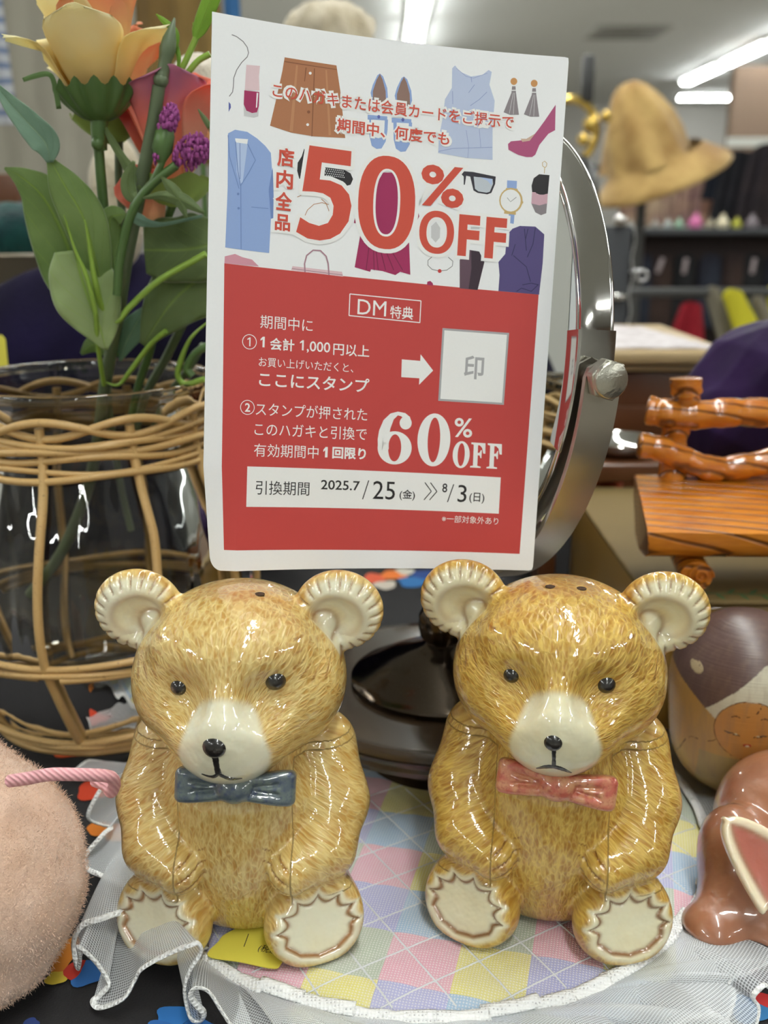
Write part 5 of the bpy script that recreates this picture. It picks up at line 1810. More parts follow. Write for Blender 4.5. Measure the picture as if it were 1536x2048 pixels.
# violet filler blossoms
r5 = thing('filler_spray', 'small violet filler blossoms on a branching green stem by the coral rose', 'flower', JB)
m_viol = plain('violet_blossom', rgb(140, 62, 124), 0.8, 0.35, 0.5)
stem(r5, OFF, [(234, 590, 350), (240, 520, 348), (262, 430, 345), (300, 372, 343), (352, 330, 342)], 1.5, m_stem)
stem(r5, OFF, [(300, 372, 343), (318, 338, 342), (326, 318, 342)], 1.1, m_stem, 'twig')
b = MB(OFF); b.tube([at(322, 326, y=342), at(324, 300, y=342), at(330, 268, y=342), at(338, 240, y=342)], [1.2, 3.4, 3.2, 1.0], 12); b.build('bud_case', m_leaf_dk if False else m_stem, r5)
rnd = random.Random(21)
for cx, cy, rx, ry, n_, nm in ((336, 243, 20, 34, 150, 'a'), (384, 304, 36, 36, 230, 'b'), (312, 314, 6, 12, 24, 'c')):
    b = MB(OFF)
    for k in range(n_):
        a = rnd.uniform(0, 2 * math.pi); q = math.sqrt(rnd.random())
        x, y_ = cx + rx * q * math.cos(a) + (0.25 * (cy - (cy + ry * q * math.sin(a)))), cy + ry * q * math.sin(a)
        p = at(x, y_, y=341 - 4 * (1 - q) + rnd.uniform(0, 4))
        b.ball(p, (rnd.uniform(0.45, 0.8), rnd.uniform(0.4, 0.8), rnd.uniform(0.6, 1.3)), 6)
    o = b.build('blossom_cluster', m_viol, r5); o['kind'] = 'stuff'
leaf(r5, OFF, [(322, 352, 341), (342, 376, 340), (360, 402, 340), (373, 436, 340)], [2, 12, 12, 2], m_leaf_dk, 0.5)
leaf(r5, OFF, [(286, 396, 341), (322, 392, 340), (364, 400, 340), (408, 426, 340)], [2, 9, 14, 3], m_leaf_dk, 0.4)
leaf(r5, OFF, [(282, 400, 346), (262, 390, 346), (256, 360, 346), (268, 322, 346)], [4, 14, 14, 3], m_leaf_dk, 0.3)
leaf(r5, OFF, [(420, 255, 341), (408, 236, 341), (396, 218, 341)], [6, 5, 1], m_leaf_dk, 0.3)
leaf(r5, OFF, [(252, 430, 352), (238, 430, 353), (220, 440, 354), (222, 500, 356), (228, 560, 358)], [3, 16, 22, 22, 8], m_leaf, 0.2)
# more stems that run down inside the jar
r6 = thing('filler_spray', 'bare green stems leaning right inside the glass jar', 'flower', JB)
stem(r6, OFF, [(412, 560, 372), (370, 640, 378), (330, 720, 386), (292, 790, 396), (262, 900, 400)], 1.7, m_stem_dk)
stem(r6, OFF, [(406, 690, 380), (376, 740, 386), (330, 800, 396), (300, 880, 400)], 1.4, m_stem_dk)
stem(r6, OFF, [(420, 640, 366), (382, 676, 368), (362, 720, 372), (356, 752, 374), (372, 768, 374), (410, 758, 372)], 1.1, m_stem_lt, 'tendril')
stem(r6, OFF, [(420, 690, 368), (392, 706, 370), (374, 735, 372), (385, 752, 372)], 1.5, m_stem)

# ------------------------------------------------------------------ pink plush, glazed pig, wooden doll, log bench
g = NT('pink_fleece')
co = g.coord()
c = g.mix(g.ramp(g.noise(co, 0.09, 4), [(0.35, 0.0), (0.7, 1.0)]), rgb(238, 200, 172), rgb(248, 216, 194))
hf = g.noise(co, 1.1, 4, 0.7)
g.bsdf(g.mix(g.ramp(hf, [(0.35, 0.35), (0.6, 0.0)]), c, rgb(216, 174, 148)), bump=hf, bump_d=0.7, Roughness=1.0, Sheen_Weight=0.5, Sheen_Roughness=0.5)
m_fleece = g.m
PCN = at(-60, 1740, y=232)
pl = thing('plush_toy', 'round pale pink fleece plush with a pink cord loop, left of the bears', 'plush toy', (PCN.x, PCN.y, 0))


def plush_fn(X, Y, Z):
    d = s_ell(X, Y, Z, (-2, 6, 28), (29.5, 28, 32))
    d = smin(d, s_ell(X, Y, Z, (-14, 8, 44), (22, 24, 24)), 10)
    d = smin(d, s_ell(X, Y, Z, (6, 0, 24), (20, 20, 22)), 8)
    d = smin(d, s_ell(X, Y, Z, (-6, -2, 6), (24, 22, 10)), 8)
    d = d + 0.5 * np.sin(X * 0.35 + 1) * np.sin(Z * 0.3) * np.cos(Y * 0.3)
    return smax(d, -2.2 - Z, 2)


o, P = sdf_mesh('plush_body', plush_fn, (-48, -32, -5), (38, 46, 74), 0.9, m_fleece, pl)
rs = np.random.RandomState(4)
nv = len(P)
o.data.vertices.foreach_set('co', ((P + rs.normal(0, 0.12, P.shape)) * S).astype(np.float32).ravel())
# short pile standing off the fleece
o.data.update()
nr = np.empty(nv * 3, np.float32); o.data.vertices.foreach_get('normal', nr); nr = nr.reshape(-1, 3)
sel = rs.randint(0, nv, 60000)
bp = P[sel] + rs.normal(0, 0.5, (len(sel), 3))
dr = nr[sel] + rs.normal(0, 0.45, (len(sel), 3)); dr /= np.linalg.norm(dr, axis=1)[:, None]
sd = np.cross(dr, rs.normal(0, 1, dr.shape)); sd /= np.linalg.norm(sd, axis=1)[:, None]
ln = rs.uniform(0.5, 1.1, (len(sel), 1))
V3 = np.concatenate([bp - sd * 0.09, bp + sd * 0.09, bp + dr * ln + sd * 0.25], 0)
n_ = len(sel)
po = mesh_obj('fleece_pile', V3, [(i, i + n_, i + 2 * n_) for i in range(n_)], m_fleece, pl, False)
po['kind'] = 'stuff'
m_cord = None
g = NT('pink_cord')
co = g.coord()
wv = g.n('TexWave', {'wave_type': 'BANDS', 'bands_direction': 'DIAGONAL'}, Vector=co, Scale=0.34, Distortion=1.5, Detail=2.0).outputs['Fac']
g.bsdf(g.mix(wv, rgb(222, 156, 162), rgb(240, 184, 188)), bump=wv, bump_d=0.25, Roughness=0.9)
b = MB((PCN.x, PCN.y, 0))
b.tube(spline([at(20, 1562, y=226), at(60, 1556, y=223), at(100, 1549, y=221), at(150, 1549, y=222), at(205, 1551, y=226), at(224, 1556, y=229), at(229, 1570, y=232), at(222, 1584, y=236), at(214, 1572, y=242), at(190, 1562, y=246)], 6), 1.65, 12)
b.build('cord', g.m, pl)

# glazed pig
g = NT('peach_glaze')
co = g.coord()
c = g.mix(g.ramp(g.noise(co, 0.07, 3), [(0.3, 0.0), (0.7, 1.0)]), rgb(144, 88, 58), rgb(170, 120, 94))
pk = g.n('Attribute', {'attribute_name': 'mask'})
sep = g.n('SeparateColor', None, Color=pk.outputs['Color'])
c = g.mix(sep.outputs[1], c, rgb(180, 96, 82))
c = g.mix(sep.outputs[0], c, rgb(238, 222, 190))
g.bsdf(c, bump=g.noise(co, 0.25, 2), bump_d=0.3, Roughness=0.3, Coat_Weight=1.0, Coat_Roughness=0.03, Subsurface_Weight=0.1, Subsurface_Scale=2 * S)
m_peach = g.m
PG = at(1560, 1800, y=262)
PG.z = 0
PGr = PG
pig = thing('ceramic_pig', 'glazed peach ceramic pig with a cream-edged ear, right of the mustard bear', 'pig figurine', PG)


def lp(px, py, y):
    v = at(px, py, y=y) - PGr
    return np.array((v.x, v.y, v.z))


def pig_fn(X, Y, Z):
    E = lambda c, r: s_ell(X, Y, Z, c, r)
    d = E(lp(1580, 1650, 285), (24, 26, 24))                    # back / shoulder
    d = smin(d, E(lp(1545, 1790, 262), (22, 19, 19)), 6)         # head
    d = smin(d, E(lp(1470, 1700, 268), (11, 13, 14)), 6)         # cheek
    d = smin(d, s_cap(X, Y, Z, lp(1500, 1810, 258), lp(1426, 1864, 250), 12.5, 9.8), 5)   # snout
    d = smin(d, s_cap(X, Y, Z, lp(1560, 1850, 255), lp(1560, 1900, 246), 11, 10), 4)
    a, c_, n_ = lp(1452, 1640, 254), lp(1560, 1760, 246), None
    m = (a + c_) / 2
    ax = (c_ - a); L_ = np.linalg.norm(ax); ax = ax / L_
    vn = np.array((-0.10, -0.80, 0.58)); vn /= np.linalg.norm(vn)
    sd_ = np.cross(ax, vn); sd_ /= np.linalg.norm(sd_)
    vn = np.cross(sd_, ax)
    qx = X - a[0]; qy = Y - a[1]; qz = Z - a[2]
    u = qx * ax[0] + qy * ax[1] + qz * ax[2]
    v = qx * sd_[0] + qy * sd_[1] + qz * sd_[2]
    w = qx * vn[0] + qy * vn[1] + qz * vn[2]
    if w is not None and u.mean() is not None:
        pass
    half = 9.0 * np.sqrt(np.clip(u / (L_ * 0.8), 0, 1.4)) + 0.3
    ear = np.maximum(np.abs(v) - half, -u - 0.6)
    ear = smax(ear, u - L_ * 1.1, 1)
    cup = w - 0.12 * v * v / 3 + 1.5
    ear = smax(ear, np.abs(w + 0.5 - 0.022 * v * v) - 1.9, 1.6)
    d = smin(d, ear - 0.4, 1.2)
    return smax(d, -0.0 - Z, 1)


def pig_ear_co(P):
    a, c_ = lp(1452, 1640, 254), lp(1560, 1760, 246)
    ax = (c_ - a); L_ = np.linalg.norm(ax); ax = ax / L_
    vn = np.array((-0.10, -0.80, 0.58)); vn /= np.linalg.norm(vn)
    sd_ = np.cross(ax, vn); sd_ /= np.linalg.norm(sd_); vn = np.cross(sd_, ax)
    q = P - a
    return q @ ax, q @ sd_, q @ vn, L_


o, P = sdf_mesh('pig_body', pig_fn, (-42, -34, -1), (30, 60, 76), 0.6, m_peach, pig)
u, v, w, L_ = pig_ear_co(P)
half = 9.0 * np.sqrt(np.clip(u / (L_ * 0.8), 0, 1.4)) + 0.3
on = (np.abs(w) < 5) & (u > -2) & (u < L_ * 1.1) & (np.abs(v) < half + 1.5)
edge = on * sst(np.abs(v) - half, -3.2, -1.4)
inner_ = on * (w > -1) * (1 - sst(np.abs(v) - half, -4.5, -2.5)) * 0.8
put_attr(o.data, 'mask', 'FLOAT_COLOR', np.stack([np.clip(edge, 0, 1), np.clip(inner_, 0, 1), w * 0, w * 0 + 1], 1))

# wooden doll with a brown hood
g = NT('painted_wood_doll')
co = g.coord()
at_c = g.n('Attribute', {'attribute_name': 'paint'}).outputs['Color']
gr = g.n('TexWave', {'wave_type': 'RINGS', 'rings_direction': 'Z'}, Vector=co, Scale=0.09, Distortion=3.0, Detail=3.0, Detail_Scale=0.05).outputs['Fac']
sc = g.noise(g.coord((1, 1, 0.12)), 0.5, 4)
c = g.mix(g.math('MULTIPLY', g.ramp(sc, [(0.45, 0.0), (0.75, 1.0)]), 0.35), at_c, rgb(120, 96, 78), 'MIX')
g.bsdf(c, bump=g.noise(g.coord((0.1, 0.1, 3.0)), 0.6, 2), bump_d=0.12, Roughness=0.38, Specular_IOR_Level=0.5)
m_doll = g.m
DC = at(1476, 1450, y=332)
DC.z = 0
doll = thing('wooden_doll', 'round wooden doll with a dark brown dotted hood behind the pig', 'doll', DC, math.radians(-13))


def doll_fn(X, Y, Z):
    d = s_ell(X, Y, Z, (0, 0, 40), (26, 26, 26.5))
    d = smin(d, s_ell(X, Y, Z, (0, 0, 22), (24.5, 24.5, 26)), 6)
    return smax(d, 0.2 - Z, 2.5)


o, P = sdf_mesh('doll_body', doll_fn, (-30, -30, -1), (30, 30, 70), 0.5, m_doll, doll)
X, Y, Z = P[:, 0], P[:, 1], P[:, 2]
cl = np.tile(np.array(rgb(168, 128, 66)), (nv * 0 + len(P), 1))
edge_ = 34.5 + np.clip(np.abs(X) - 10.5, 0, 99) * 0.85
front = Y < 8
hood = (Z > np.where(front, edge_, 47.5))
cl[hood] = rgb(84, 62, 58)
fz, fr_ = 32.5, 11.2
face = (np.hypot(X, (Z - fz)) < fr_) & (Y < 0)
silver = hood & (Y < 0) & (Z < 55.5 - 0.95 * np.abs(X - 4)) & (np.abs(X - 2) < 17)
cl[silver] = rgb(196, 190, 168)
cl[face] = rgb(176, 122, 60)
belly = (Z < 21) & (Y < 0) & (np.abs(X) < 15) & ~face
cl[belly] = rgb(150, 126, 76)
put_attr(o.data, 'paint', 'FLOAT_COLOR', cl)
m_line = plain('brown_ink_line', rgb(72, 36, 14), 0.5, 0.1, 0.5)
m_dot = plain('cream_dot', rgb(178, 160, 128), 0.5, 0.08, 0.5)
stroke_on(doll_fn, [(11.2 * math.cos(t), fz + 11.2 * math.sin(t)) for t in [2 * math.pi * k / 14 for k in range(15)]], [0.32] * 15, 0.05, 4).build('face_outline', m_line, doll)
for pts in ([(-10, 27), (-13, 25), (-18, 24), (-20, 20), (-21.5, 14)], [(10, 27), (13, 25), (14, 20), (17, 13)]):
    stroke_on(doll_fn, pts, [0.35] * len(pts), 0.05, 5).build('sleeve_line', m_line, doll)
for s_ in (-1, 1):
    stroke_on(doll_fn, [(s_ * 7.4 - 0.5, 31.4), (s_ * 4.6 - 0.5, 30.9), (s_ * 2.2 - 0.5, 30.4)], [0.3, 0.7, 0.35], 0.06, 6).build('eyelash', m_black, doll)
    stroke_on(doll_fn, [(s_ * 6.2, 37.2), (s_ * 4.6, 37.9), (s_ * 3.2, 37.4)], [0.3, 0.5, 0.2], 0.06, 6).build('eyebrow', m_line, doll)
    blob_on(doll_fn, (s_ * 3.6 - 0.5, 30.9), (0.7, 0.4), 0.15).build('eye_glint', m_dot, doll)
blob_on(doll_fn, (0, 27.0), (1.7, 0.9), 0.12).build('mouth', plain('doll_red', rgb(150, 44, 26), 0.4), doll)
blob_on(doll_fn, (0, 26.7), (0.9, 0.5), 0.22).build('mouth_glint', m_dot, doll)
stroke_on(doll_fn, [(3.2, 43.0), (2.4, 40.6), (0.4, 38.6), (-1.4, 38.0)], [0.2, 0.45, 0.4, 0.15], 0.05, 6).build('forelock', m_line, doll)
for (x, z, r) in ((-18, 50.6, 2.4), (12, 60.2, 2.6), (20, 52, 2.2)):
    blob_on(doll_fn, (x, z), (r, r), 0.12).build('dot', m_dot, doll)

# log bench ornament on a painted wooden box
g = NT('lacquered_log')
co = g.coord((0.22, 1, 1))
f = g.noise(co, 0.22, 5, 0.6)
ln_ = g.n('TexWave', {'wave_type': 'BANDS', 'bands_direction': 'DIAGONAL'}, Vector=co, Scale=0.10, Distortion=5.0, Detail=3.0, Detail_Scale=0.3).outputs['Fac']
c = g.mix(g.ramp(f, [(0.3, 0.0), (0.7, 1.0)]), rgb(180, 98, 20), rgb(218, 138, 40))
c = g.mix(g.ramp(ln_, [(0.0, 0.85), (0.16, 0.0)]), c, rgb(78, 40, 16))
g.bsdf(c, bump=g.math('ADD', g.ramp(ln_, [(0.0, 0.0), (0.2, 1.0)]), f), bump_d=0.5, Roughness=0.25, Coat_Weight=0.6, Coat_Roughness=0.08)
m_log = g.m
m_logend = None
g = NT('log_end')
co = g.coord()
rg = g.n('TexWave', {'wave_type': 'RINGS', 'rings_direction': 'X'}, Vector=co, Scale=0.16, Distortion=1.5, Detail=2.0).outputs['Fac']
g.bsdf(g.mix(g.ramp(rg, [(0.0, 1.0), (0.3, 0.0)]), rgb(160, 92, 40), rgb(84, 42, 18)), bump=rg, bump_d=0.3, Roughness=0.3, Coat_Weight=0.5, Coat_Roughness=0.1)
m_logend = g.m
BO = Vector((150, 385, 60))
bench = thing('log_bench', 'lacquered miniature log bench on the painted wooden box', 'bench ornament', BO)
fl_, bl_ = at(1297, 1062, y=356), at(1268, 948, y=408)
zf, zb = fl_.z, bl_.z
x0 = 0
NS = 40
P = []
for i in range(NS + 1):
    q = i / NS
    x = fl_.x + (235 - fl_.x) * q
    xb = bl_.x + (240 - bl_.x) * q
    wv_ = 0.8 * math.sin(q * 9 + 0.5) + 0.5 * math.sin(q * 23)
    drop = -2.2 * q
    e = min(1, q * 14)
    row = [(xb + 0.3, 407, zb - 9), (xb, 408, zb - 0.6), (xb + 0.3, 407, zb + 0.2 * wv_ * 0.2), (x * 0.5 + xb * 0.5, 382, (zf + zb) / 2 + 0.4 + 0.3 * wv_), (x, 357.5 + wv_, zf + 0.3 + drop * 0.4), (x - 0.4, 355.6 + wv_, zf - 0.8 + drop * 0.4),
           (x + 0.6, 356.0 + 0.6 * wv_, zf - 5 + drop * 0.5), (x + 0.8, 357.5, zf - 9.0 + drop * 0.5), (x + 0.6, 361, zf - 11.6 + drop * 0.5), (x * 0.5 + xb * 0.5 + 1, 384, zf - 16), (xb + 0.6, 402, zf - 15), (xb + 0.3, 407, zb - 9)]
    P.append(row)
b = MB(BO); b.grid(P)
st2 = b.build('seat', m_log, bench)
b = MB(BO); b.add([Vector(p) for p in P[0][:-1]], [tuple(range(11))]); b.build('seat_end', m_logend, st2, False)


def log(pts, r, name, seg=16, lump=0.045, parent=None):
    sp = spline(pts, 8)
    rr = []
    for i in range(len(sp)):
        e = min(i, len(sp) - 1 - i)
        rr.append(r * (1 + lump * math.sin(i * 0.9) + lump * 0.5 * math.sin(i * 2.1)) * (0.8 if e == 0 else 1))
    b = MB(BO); b.tube(sp, rr, seg)
    return b.build(name, m_log, bench)


log([at(1292, 820, y=408), at(1330, 826, y=406), at(1390, 830, y=405), at(1460, 825, y=405), at(1540, 826, y=405), at(1640, 830, y=405), at(1720, 826, y=405)], 6.0, 'rail')
log([at(1276, 890, y=404), at(1320, 897, y=403), at(1370, 920, y=403), at(1430, 938, y=403), at(1500, 930, y=403), at(1580, 915, y=403), at(1720, 905, y=403)], 5.3, 'rail')
log([at(1371, 772, y=404), at(1372, 800, y=406), at(1352, 860, y=409), at(1345, 900, y=409), at(1345, 960, y=406), at(1348, 985, y=404)], 5.6, 'post')
log([at(1372, 756, y=404), at(1372, 764, y=404), at(1373, 786, y=405)], 6.4, 'post_knob', lump=0.02)
log([at(1660, 772, y=404), at(1660, 860, y=409), at(1660, 985, y=404)], 5.6, 'post')
for px in (1392, 1650):
    c_ = at(px, 1150, y=362)
    b = MB(BO); b.tube([c_ + Vector((-1, 0, 0)) + Vector((0.3, -0.9, 0)) * 2, c_ + Vector((2, 30, 3))], [6.2, 6.0], 20)
    o = b.build('leg', m_log, bench)
    b = MB(BO)
    sp_ = [c_ + Vector((0.3, -0.9, 0)).normalized() * 2.6 + Vector((math.cos(t) * r_, 0, math.sin(t) * r_)) for t, r_ in [(k * 0.35, 5.2 - k * 0.13) for k in range(38)]]
    b.tube(sp_, 0.5, 6); b.build('growth_rings', m_log, o)
BXO = Vector((185, 446, 0))
box_ = thing('wooden_box', 'olive-brown wooden box with a painted green vine, under the log bench', 'box', BXO)
m_olive = plain('olive_wood', rgb(140, 108, 50), 0.35, 0.14, 0.03, stretch=(0.12, 1, 1), Coat_Weight=0.3)
m_boxtop = plain('box_top', rgb(112, 94, 60), 0.6, 0.1, 0.03, stretch=(0.12, 1, 1), Specular_IOR_Level=0.1)
b = MB(); b.box((4, 0, 30), (170, 168, 54)); b.build('box_body', m_olive, box_, True, 1.5)
b = MB(); b.box((4, 0, 58.6), (174, 172, 2.6)); b.build('lid', m_boxtop, box_, True, 1.0)
m_vine = plain('vine_paint', rgb(52, 84, 34), 0.6)
b = MB(BXO)
vs = [at(x, y, z=59.9) for x, y in ((1410, 1186), (1440, 1187), (1480, 1188), (1520, 1190), (1560, 1192), (1620, 1194))]
b.tube(spline(vs, 5), 0.55, 5, flat=0.25)
for i, (x, y) in enumerate(((1432, 1187), (1455, 1188), (1480, 1188), (1500, 1189), (1524, 1190))):
    p = at(x, y, z=59.9); e = at(x + (18 if i % 2 == 0 else 14), y + (12 if i % 2 == 0 else -10), z=59.9)
    b.tube([p, (p + e) / 2, e], [0.4, 1.2, 0.2], 6, flat=0.2)
b.build('painted_vine', m_vine, box_)

# ------------------------------------------------------------------ behind: chest, fabrics, garments, hat, curtains
def fabric(name, a, b_, sc=0.05, rough=0.9, sheen=0.0, bump=0.15, bs=1.0):
    g = NT(name)
    co = g.coord()
    c = g.mix(g.ramp(g.noise(co, sc, 3), [(0.35, 0.0), (0.65, 1.0)]), a, b_)
    g.bsdf(c, bump=g.noise(co, bs, 2), bump_d=bump, Roughness=rough, Sheen_Weight=sheen, Specular_IOR_Level=0.15)
    return g.m


def heap(name, label, cat, c, r, mat_, res, seed=1, amp=0.12, freq=2.2, group=None, flat=None, floor_z=None):
    """a crumpled lump of cloth"""
    t = c
    R = max(r)
    rs_ = np.random.RandomState(seed)
    dirs = rs_.normal(0, 1, (9, 3)); dirs /= np.linalg.norm(dirs, axis=1)[:, None]
    phs = rs_.uniform(0, 6.28, 9)

    def fn(X, Y, Z):
        d = s_ell(X, Y, Z, (0, 0, 0), r)
        for k in range(9):
            s_ = (X * dirs[k, 0] + Y * dirs[k, 1] + Z * dirs[k, 2] * 0.6) / R * freq * (1 + 0.25 * k)
            s_ = s_ + 0.6 * np.sin((X * dirs[k, 1] - Y * dirs[k, 2] + Z * dirs[k, 0]) / R * 2.1 + phs[k])
            d = d + amp * R / (1 + 0.5 * k) * (np.abs(np.sin(s_ + phs[k])) - 0.6)
        if floor_z is not None:
            d = smax(d, (floor_z - c[2]) - Z, 1.0)
        return d
    o, P = sdf_mesh(name, fn, [-q * 1.35 for q in r], [q * 1.35 for q in r], res, mat_, None)
    o.parent = None
    o.location = Vector(c) * S
    tag(o, label, cat, group)
    return o


def hanging(name, label, cat, px0, py0, px1, py1, y, mat_, folds=5, amp=0.06, tilt=0.0, group=None, taper=0.0, sleeves=False, thick=0.10, seed=0):
    """a garment or curtain hanging in folds between two pixel corners at depth y"""
    a, b_ = at(px0, py0, y=y), at(px1, py1, y=y)
    w, h = b_.x - a.x, a.z - b_.z
    org_ = Vector(((a.x + b_.x) / 2, y, a.z))
    rnd_ = random.Random(seed + int(px0))
    ph_ = rnd_.uniform(0, 6)
    P = []
    NI, NJ = 28, 14
    for side in (1, -1):
        rows = range(NI + 1) if side == 1 else range(NI, -1, -1)
        for i in rows:
            q = i / NI
            u = (q - 0.5)
            row = []
            for j in range(NJ + 1):
                t = j / NJ
                ww = w * (1 - taper * (1 - t))
                fold = math.sin(q * folds * 6.283 + ph_ + 0.7 * math.sin(t * 3)) * amp * w * (0.4 + 0.6 * t)
                edge_ = math.sqrt(max(0.0, 1 - (2 * u) ** 2))
                sh = -0.10 * h * (2 * abs(u)) ** 2.5 * (1 if taper else 0) * (1 - t)
                row.append((u * ww + tilt * h * t, -side * thick * w * 0.5 * edge_ + fold, -h * t + sh))
            P.append(row)
    b = MB(); b.grid(P, closeu=True)
    o = b.build(name, mat_, None, 'all')
    o.location = org_ * S
    tag(o, label, cat, group)
    return o


# chest with doily, right
m_walnut = plain('walnut', rgb(84, 48, 24), 0.35, 0.2, 0.02, stretch=(0.15, 1, 1))
m_mould = plain('pale_moulding', rgb(172, 148, 108), 0.4, 0.15, 0.02, stretch=(0.1, 1, 1))
zc = at(1240, 700, y=645).z
xr = at(1468, 720, y=645).x
CHO = Vector((xr - 110, 730, 0))
chest = thing('jewelry_chest', 'brown wooden chest with pale moulded top, behind the log bench', 'chest', CHO)
b = MB(CHO); b.box((xr - 110, 730, zc - 5), (220, 176, 9)); b.build('top', m_mould, chest, True, 2.5)
b = MB(CHO); b.box((xr - 111, 732, zc - 12), (212, 168, 5.4)); b.build('moulding', m_mould, chest, True, 1.8)
b = MB(CHO); b.box((xr - 112, 734, (zc - 15) / 2), (200, 160, zc - 15)); b.build('chest_body', m_walnut, chest, True, 1)
for k in range(2):
    b = MB(CHO); b.box((xr - 112, 653, 26 + 40 * k), (180, 5, 34)); d_ = b.build('drawer', m_walnut, chest, True, 1)
    b = MB(CHO); b.ball((xr - 112, 648, 26 + 40 * k), 5, 12); b.build('knob', m_mould, d_)
m_doily = fabric('doily_lace', rgb(206, 200, 200), rgb(180, 172, 172), 0.12, bump=0.5)
P = []
for i in range(61):
    row = []
    for j in range(21):
        x = xr - 212 + 204 * i / 60 - 18 * j / 20 * (i / 60); y = 652 + 140 * j / 20
        row.append((x, y, zc + 0.8 + 0.5 * math.sin(x * 0.2) * math.sin(y * 0.3) + (-1.0 if j == 0 and False else 0)))
    P.append(row)
b = MB(); b.grid(P); o = b.build('lace_doily', m_doily, None, 'all'); tag(o, 'white lace doily spread on the chest top', 'doily')
md = o.modifiers.new('s', 'SOLIDIFY'); md.thickness = 1.2 * S
# small things between mirror and bench
dish = thing('glass_dish', 'small clear glass dish with steel rim behind the bench rails', 'dish', at(1236, 905, y=560) + Vector((0, 0, 0)))
b = MB(); b.lathe([(0.01, 0), (14, 0.3), (20, 3), (22.5, 7.5), (22.9, 8.0), (22.5, 8.3), (21.5, 7.6), (19, 4), (13, 1.6), (0.01, 1.4)], (0, 0, 0), 48); b.build('bowl', m_chrome, dish)
shz = at(1236, 905, y=560).z
sh = thing('wooden_rack', 'low brown wooden rack standing behind the log bench', 'rack', (at(1290, 905, y=560).x, 560, 0))
b = MB(); b.box((0, 0, shz - 5), (130, 60, 10)); b.build('shelf_board', m_walnut, sh, True, 1)
for s_ in (-1, 1):
    b = MB(); b.box((s_ * 58, 0, (shz - 10) / 2), (10, 56, shz - 10)); b.build('leg', m_walnut, sh, True, 1)
m_orange = plain('orange_red_plastic', rgb(196, 74, 30), 0.4, 0.1, 0.03)
v = at(1205, 975, y=600)
b = MB(); b.lathe([(0.01, 0), (11, 0), (12, 2), (12, v.z + 12), (9, v.z + 18), (0.01, v.z + 18)], (0, 0, 0), 32)
o = b.build('orange_jar', m_orange); o.location = Vector((v.x, v.y, 0)) * S; tag(o, 'orange-red jar standing under the low wooden rack beside the mirror strap', 'jar')
# purple cloth
m_purp = fabric('purple_satin', rgb(44, 24, 64), rgb(26, 14, 42), 0.02, 0.55, 0.0, 0.3, 0.2)
c_ = at(1570, 810, y=530)
heap('purple_cloth', 'crumpled purple satin cloth behind the log bench', 'cloth', c_, (50, 40, 46), m_purp, 1.2, 3, 0.16, 2.2)
st_ = thing('display_block', 'dark block holding up the purple satin cloth', 'block', (c_.x + 44, 530, 0))
b = MB(); b.box((0, 0, (c_.z - 30) / 2), (46, 60, c_.z - 30)); b.build('block_body', m_walnut, st_, True, 1)
m_teal2 = fabric('teal_lining', rgb(66, 92, 104), rgb(84, 104, 122), 0.02)
# hat on a stand, blurred
m_hat = fabric('straw_yellow_felt', rgb(194, 162, 104), rgb(146, 112, 66), 0.012, 0.95, 0.2, 3.0, 0.05)
HP = at(1300, 322, y=1900)
hat = thing('bucket_hat', 'tan crumpled bucket hat on a stand under the ceiling lamps', 'hat', HP)
rot = Matrix.Rotation(math.radians(-20), 3, 'Y') @ Matrix.Rotation(math.radians(10), 3, 'X')


def hw__(w, z):
    return 1 + 0.07 * math.sin(3 * w + z * 0.03) + 0.05 * math.sin(7 * w + 1 + z * 0.02)


b = MB(); b.lathe([(0.01, 162), (18, 159), (34, 146), (52, 116), (68, 80), (80, 42), (88, 8), (92, 0)], (-8, 0, 0), 64, hw__, rot); b.build('crown', m_hat, hat, 'all')
b = MB(); b.lathe([(94, 4), (112, -14), (134, -34), (140, -46), (136, -50), (112, -30), (92, -8)], (-2, 0, 0), 64, lambda w, z: 1 + 0.10 * math.sin(2 * w + 0.5) + 0.16 * math.cos(w), rot); b.build('brim', m_hat, hat, 'all')
HB = Vector((HP.x - 10, 1900, FL))
stand = thing('hat_stand', 'dark metal stand holding the tan bucket hat', 'stand', HB)
b = MB(); b.tube([(0, 0, 20), (0, 0, HP.z - FL + 100)], 9, 12); b.build('pole', m_dark_metal, stand)
b = MB(); b.lathe([(0.01, 0), (150, 0), (150, 14), (20, 24), (0.01, 24)], (0, 0, 0), 32); b.build('base', m_dark_metal, stand)
b = MB(); b.ball((0, 0, HP.z - FL + 50), (46, 46, 56), 20); b.build('head_form', m_dark_metal, stand)
hat.scale = (0.86, 0.86, 0.86)
# dark frame with brass knobs left of the hat
m_brass = polished('brass', rgb(206, 176, 96), 0.25)
LP = at(1160, 235, y=1500)
lmp = thing('brass_lamp', 'dark table lamp with brass fittings, between the card and the hat', 'lamp', (LP.x, 1500, FL))
zz = LP.z - FL
b = MB(); b.lathe([(0.01, 0), (110, 0), (110, 16), (22, 40), (14, 200), (14, zz - 160), (26, zz - 150), (34, zz - 110), (26, zz - 70), (12, zz - 50)], (0, 0, 0), 32); b.build('post', m_dark_metal, lmp)
b = MB(); b.tube([Vector((-14 + 38 * math.cos(t), 0, zz - 18 + 42 * math.sin(t))) for t in [math.pi * 2 * k / 28 for k in range(28)]], 6, 10, close=True); b.build('ring', m_brass, lmp)
for dx, dz, r_ in ((14, 0, 12), (4, -20, 9), (34, 10, 8), (10, -70, 10)):
    b = MB(); b.ball((dx, -12, zz + dz - 10), r_, 14); b.build('knob', m_brass, lmp)
b = MB(); b.box((8, 0, zz + 50), (16, 16, 60)); b.build('finial', m_dark_metal, lmp, True, 2)
